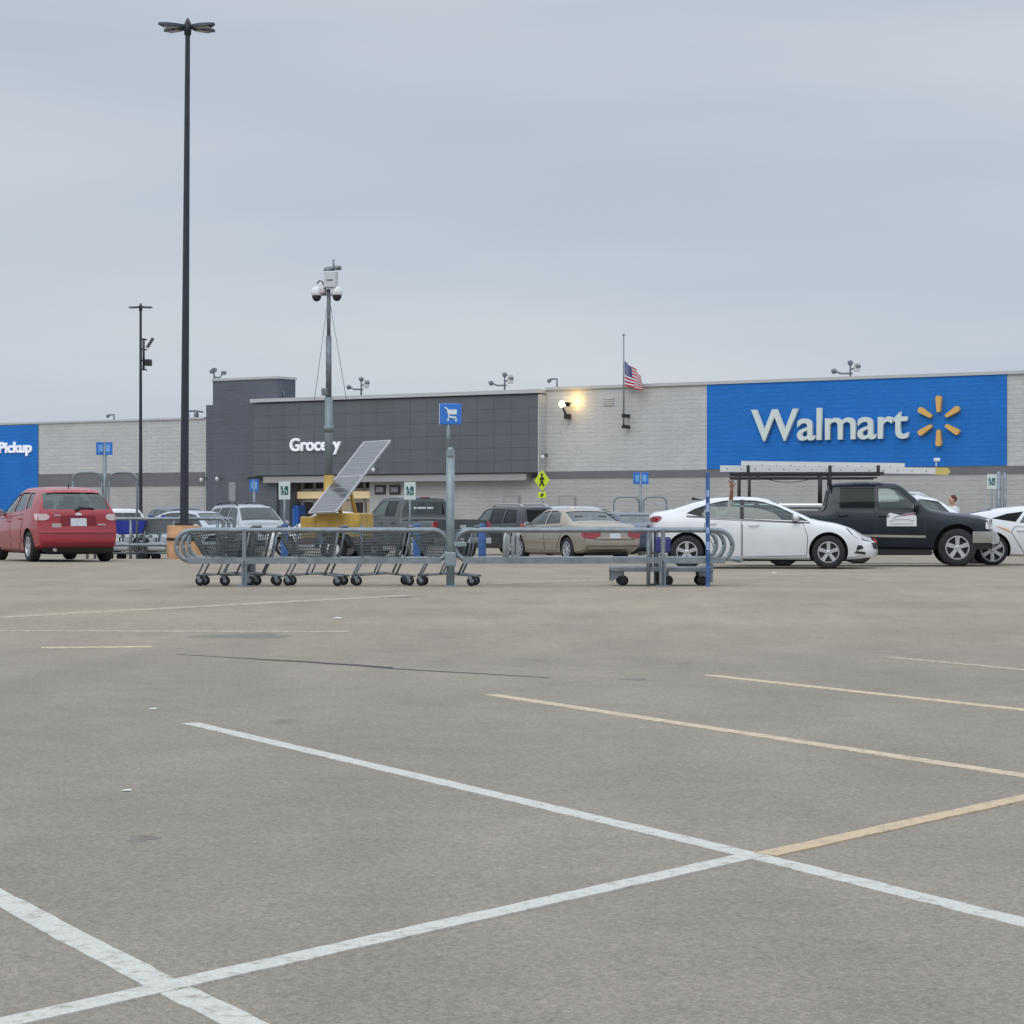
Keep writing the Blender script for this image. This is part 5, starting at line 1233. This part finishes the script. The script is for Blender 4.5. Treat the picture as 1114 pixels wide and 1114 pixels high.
# ---- gold sedan
GOLD = carpaint('gold_beige_paint', (.34, .30, .245), .25, .35)
L = 4.85
P = sedan(L, 1.43, .90, [-1.32, 1.45], spokes=7, R=.32, rim=.205,
  top=[(-L/2, .90), (-L*.485, .97), (-.45*L, 1.01), (-.30*L, 1.05), (-.155*L, 1.35), (-.12*L, 1.40), (-.04*L, 1.43), (.06*L, 1.41), (.11*L, 1.34), (.24*L, .97), (.34*L, .89), (.43*L, .77), (L/2, .62)],
  windshield=('top', .10*L, .22*L), backlight=('top', -.285*L, -.16*L, .93), rear=[(.2, .14), (.36, .01), (.55, 0), (.66, .03), (.9, .07), (1.05, .13)],
  side_windows=[dict(poly=[(.19*L, .965), (.105*L, 1.28), (.02*L, 1.345), (.0, 1.345), (.0, .985)]), dict(poly=[(-.015*L, .985), (-.015*L, 1.345), (-.09*L, 1.335), (-.14*L, 1.27), (-.175*L, 1.02)])])
P['bits'] = [('rear2', 'tail_lamp', REDLAMP, [(.42, .68), (.60, .60), (.83, .62), (.83, .77), (.42, .775)], .012), ('side', 'tail_lamp', REDLAMP, [(-L/2+.01, .62), (-L/2+.10, .63), (-L/2+.30, .71), (-L/2+.26, .77), (-L/2+.01, .775)], .012),
   ('rear', 'trunk_garnish', 'paint', [(-.41, .60), (.41, .60), (.41, .77), (-.41, .77)], .012), ('rear', 'licence_plate', PLATE, [(-.155, .62), (.155, .62), (.155, .745), (-.155, .745)], .02), ('rear', 'trunk_seam', BLACKP, [(-.60, .575), (.60, .575), (.60, .59), (-.60, .59)], .004),
   ('rear', 'bumper_rub', mat('dark_gold_strip', (.12, .10, .08), .5), [(-.82, .40), (.82, .40), (.82, .43), (-.82, .43)], .015), ('side', 'rub_strip', 'paint', [(-.9, .50), (1.0, .50), (1.0, .55), (-.9, .55)], .018),  # bumper rub strip in dark gold
   ('front2', 'headlamp', CLEARL, [(.45, .54), (.76, .56), (.76, .66), (.45, .62)]), ('front', 'grille', BLACKP, [(-.4, .40), (.4, .40), (.45, .57), (-.45, .57)])]
gs, _ = make_car(P, 'gold_sedan', 'beige gold sedan seen from behind at the centre', 'car', place(622, 67.5), R(117), GOLD)
MB().box((-2.0, -.6, .16), (1.8, .6, .27), .03).build('underbody', BLACKP, gs)
# ---- grey pickup
GRY = carpaint('grey_truck_paint', (.062, .074, .076), .3, .35)
L, H, hw = 5.6, 1.86, .96; xcab = -.62
P = pickup(L, H, hw, [-1.55, 1.85], xcab, .75, 1.45, 1.16,
  side_windows=[dict(poly=[(1.26, 1.24), (1.0, 1.45), (.76, 1.66), (.62, 1.69), (.35, 1.69), (.35, 1.24)]), dict(poly=[(.27, 1.24), (.27, 1.69), (-.38, 1.68), (-.38, 1.24)], dark=True)],
  doors=[dict(poly=[(1.30, .55), (1.38, .8), (1.32, 1.12), (.31, 1.14), (.31, .50)], handle=(.47, 1.05)), dict(poly=[(.26, .50), (.26, 1.14), (-.45, 1.14), (-.45, .50)], handle=(-.3, 1.05))],
  bits=[('rear2', 'tail_lamp', REDLAMP, [(.80, .80), (.935, .80), (.935, 1.10), (.80, 1.10)], .015), ('side', 'tail_lamp', REDLAMP, [(-L/2+.01, .8), (-L/2+.12, .8), (-L/2+.12, 1.1), (-L/2+.01, 1.1)], .015), ('rear', 'tailgate_seam', BLACKP, [(-.78, .62), (.78, .62), (.78, .635), (-.78, .635)], .004), ('rear', 'licence_plate', PLATE, [(-.16, .50), (.16, .50), (.16, .62), (-.16, .62)], .1),
        ('rear', 'bumper', CHROME, [(-.9, .48), (.9, .48), (.9, .64), (-.9, .64)], .08), ('rear', 'emblem', CHROME, [(-.1, .92), (.1, .92), (.1, 1.0), (-.1, 1.0)], .012),
        ('front2', 'headlamp', CLEARL, [(.62, .80), (.88, .80), (.88, .97), (.62, .97)]), ('front', 'grille', BLACKP, [(-.6, .6), (.6, .6), (.6, .95), (-.6, .95)])], mirrorm=BLACKP)
P['bed'] = (-L/2+.09, xcab-.14, hw-.13, .75)
gt, BG = make_car(P, 'pickup_truck', 'dark grey crew cab pickup behind the tall sign post', 'pickup truck', place(452, 72.7), R(121), GRY)
q = MB().box((xcab+.03, -.16, H-.075), (xcab+.06, .16, H-.045), .005); q.build('brake_lamp', REDLAMP, gt)
q = MB()
for y, w2 in ((-.16, .10), (.12, .14), (.34, .05)): q.box((xcab+.022, y-w2, 1.46), (xcab+.03, y+w2, 1.52), .003)
q.build('window_sticker', mat('sticker_white', (.7, .75, .75), .5), gt)
# ---- background vehicles
SIL = carpaint('silver_paint', (.36, .39, .40), .4, .3); SILB = carpaint('pale_blue_silver_paint', (.42, .46, .52), .35, .3); DKB = carpaint('slate_blue_paint', (.055, .075, .115), .3, .3); BKS = carpaint('black_suv_paint', (.016, .018, .024))
P = suv(4.7, 1.72, .93, [-1.45, 1.4], rearglass=GLASSD)
bs, Bb = make_car(P, 'black_suv', 'black sport utility vehicle with silver roof rails behind the gold sedan hood', 'suv', place(553, 86.5), R(122), BKS); roof_rails(bs, Bb, P, -1.9, .2)
P = suv(4.55, 1.70, .90, [-1.38, 1.32])
ss, Bs = make_car(P, 'silver_suv', 'silver sport utility vehicle facing the camera in front of the dark tower', 'suv', place(272, 81), R(-62), SIL); roof_rails(ss, Bs, P, -1.8, .2, BLACKP)
P = sedan(4.7, 1.45, .90, [-1.4, 1.36])
make_car(P, 'silver_sedan', 'pale silver blue sedan behind the tall light pole base', 'car', place(214, 74), R(-32), SILB)
P = suv(4.6, 1.66, .91, [-1.4, 1.34])
w1, Bw = make_car(P, 'white_suv', 'white sport utility vehicle just visible right of the red hatchback roof', 'suv', place(118, 92), R(118), WHT)
P = sedan(4.7, 1.46, .9, [-1.4, 1.36])
make_car(P, 'white_sedan', 'white sedan half hidden behind the yellow trailer', 'car', place(362, 79), R(172), WHT)
P = suv(4.8, 1.74, .94, [-1.45, 1.42])
make_car(P, 'silver_minivan', 'silver minivan behind the gold sedan roof', 'van', place(642, 90), R(-14), SILB)
P = sedan(4.7, 1.44, .9, [-1.4, 1.36])
make_car(P, 'blue_sedan', 'slate blue sedan between the gold sedan and the white sedan tail', 'car', place(676, 76.5), R(116), DKB)
P = sedan(4.6, 1.46, .9, [-1.36, 1.34])
make_car(P, 'dark_sedan', 'dark sedan far behind the white sedan tail, under the corral hoops', 'car', place(722, 92), R(114), DKB)
P = suv(4.7, 1.72, .92, [-1.4, 1.36], rearglass=GLASSD)
make_car(P, 'dark_suv', 'dark blue vehicle with roof rack far left between the two light poles', 'suv', place(186, 93), R(114), DKB)

# ------------------------------------------------------------------ people
SKIN = mat('brown_skin', (.27, .13, .08), .6, var=.05); SKIN2 = mat('light_skin', (.55, .33, .25), .6)
def skin_body(name, verts, edges, radii, m, parent=None, sub=2, root=0):
    me = bpy.data.meshes.new(name); me.from_pydata(verts, edges, []); o = bpy.data.objects.new(name, me); C.objects.link(o)
    sk = o.modifiers.new('s', 'SKIN'); sk.use_smooth_shade = True
    for i, r_ in enumerate(radii):
        sv = me.skin_vertices[0].data[i]; sv.radius = (r_, r_) if not isinstance(r_, tuple) else r_; sv.use_root = (i == root)
    sb = o.modifiers.new('d', 'SUBSURF'); sb.levels = sub; sb.render_levels = sub
    dg = bpy.context.evaluated_depsgraph_get(); dg.update(); me2 = bpy.data.meshes.new_from_object(o.evaluated_get(dg)); o.modifiers.clear(); o.data = me2; bpy.data.meshes.remove(me)
    me2.name = name; me2.materials.clear()
    for q in (m if isinstance(m, (list, tuple)) else [m]): me2.materials.append(q)
    me2.polygons.foreach_set('use_smooth', [True]*len(me2.polygons))
    if parent: o.parent = parent
    return o
def add_head(q, c, r=.1, face=1):
    c = Vector(c); q.ell(c, (r, r*.8, r*1.25), 14); q.ell(c+Vector((face*r*.98, 0, -.01)), (.022, .016, .028), 8)
    for s in (-1, 1): q.ell(c+Vector((-.005, s*r*.8, 0)), (.03, .014, .04), 8)
    q.tube([c+Vector((-.01, 0, -.07)), c+Vector((-.03, 0, -.20))], .05, 8)
def face_parts(parent, c, r, face, m_eye=BLACKP):
    c = Vector(c); q = MB()
    for s in (-1, 1): q.ell(c+Vector((face*r*.86, s*.035, .02)), (.012, .016, .011), 6)
    q.build('eyes', m_eye, parent); MB().ell(c+Vector((face*r*.86, 0, -.062)), (.012, .028, .01), 6).build('mouth', mat('lip', (.3, .1, .09), .6), parent)
# passenger with a raised hand out of the rear window of the white sedan (local frame of the car; its right side faces the camera)
pv = [(-.80, -.36, .62), (-.84, -.36, .90), (-.86, -.38, 1.08), (-.85, -.56, 1.09), (-.67, -.63, 1.14), (-.615, -.76, 1.42), (-.60, -.83, 1.62), (-.86, -.16, 1.08), (-.76, -.10, .84), (-.5, -.14, .74), (-.40, -.30, .62), (-.40, -.46, .62)]
pe = [(0, 1), (1, 2), (2, 3), (3, 4), (4, 5), (5, 6), (2, 7), (7, 8), (8, 9), (0, 10), (0, 11)]
pas = skin_body('person', pv, pe, [.17, .15, .12, .07, .055, .046, .034, .07, .05, .04, .09, .09], [SKIN, mat('grey_sleeve', (.5, .5, .5), .8)])
for f in pas.data.polygons: f.material_index = 1 if f.center.z < 1.38 else 0
pas.location = cz.location; pas.rotation_euler = cz.rotation_euler
tag(pas, 'person in the back seat of the white sedan raising one hand above the roof', 'person')
q = MB(); add_head(q, (-.82, -.36, 1.26), .095); hd = q.build('head', SKIN, pas, 60); face_parts(hd, (-.82, -.36, 1.26), .095, 1)
q = MB().ell((-.845, -.36, 1.29), (.10, .085, .10), 12); q.build('hair', BLACKP, pas)
# hand: palm and five fingers
q = MB(); hx, hy, hz_ = -.60, -.83, 1.62
q.ell((hx-.008, hy, hz_+.055), (.044, .018, .058), 12)
for i, (dx, l, ln) in enumerate(((-.036, .062, -.022), (-.013, .078, -.012), (.010, .082, .0), (.032, .070, .014))):
    b = Vector((hx-.008+dx, hy, hz_+.095)); q.tube([b, b+Vector((ln*.4, -.006, l*.5)), b+Vector((ln*.9-.004, -.016, l))], .0105, 7, radii=[.0115, .0105, .0085])
b = Vector((hx+.028, hy, hz_+.03)); q.tube([b, b+Vector((.03, -.006, .03)), b+Vector((.042, -.008, .062))], .011, 7, radii=[.014, .012, .009])
q.tube([(hx, hy, hz_-.06), (hx-.004, hy, hz_+.02)], .03, 8, radii=[.032, .03]); q.build('hand', SKIN, pas, 60)
# pedestrian beyond the right hand cars
d = 66.; p = spot(1036.5, d)
sc = 1.0
pv = [(0, 0, .92), (0, 0, 1.15), (0, 0, 1.40), (0, -.18, 1.38), (.03, -.23, 1.12), (.12, -.22, .90), (0, .18, 1.38), (.02, .23, 1.12), (.08, .22, .90), (0, -.09, .86), (.03, -.10, .48), (0, -.10, .07), (.13, -.10, .04), (0, .09, .86), (-.02, .10, .48), (-.06, .10, .07), (.07, .10, .04), (0, 0, 1.50)]
pe = [(0, 1), (1, 2), (2, 3), (3, 4), (4, 5), (2, 6), (6, 7), (7, 8), (0, 9), (9, 10), (10, 11), (11, 12), (0, 13), (13, 14), (14, 15), (15, 16), (2, 17)]
wk = skin_body('person', pv, pe, [.15, .13, .13, .07, .05, .035, .07, .05, .035, .10, .065, .045, .04, .10, .065, .045, .04, .055], [SKIN2, mat('white_shirt', (.65, .66, .68), .8), mat('dark_trousers', (.04, .045, .06), .8)])
for f in wk.data.polygons:
    z = f.center.z; f.material_index = 2 if z < .9 and abs(f.center.y) < .19 else (1 if .95 < z < 1.46 else 0)
wk.location = p; wk.rotation_euler = (0, 0, R(200)); 
tag(wk, 'person with dark reddish hair standing beyond the white crossover, only the head in view', 'person')
q = MB(); add_head(q, (.02, 0, 1.62), .095); hd = q.build('head', SKIN2, wk, 60); face_parts(hd, (.02, 0, 1.62), .095, 1)
MB().ell((-.015, 0, 1.66), (.105, .09, .105), 12).build('hair', mat('reddish_brown_hair', (.10, .03, .025), .8), wk)
q = MB()
for s in (-1, 1):
    q.ell((.13, s*.22, .84), (.022, .035, .05), 10)
    for k in range(4): q.tube([(.13, s*.22-.024+.016*k, .81), (.14, s*.22-.024+.016*k, .77), (.135, s*.22-.024+.016*k, .735+.008*abs(k-1.5))], .008, 6)
    q.tube([(.145, s*.22, .85), (.17, s*.215, .82), (.175, s*.215, .79)], .009, 6)
q.build('hands', SKIN2, wk)
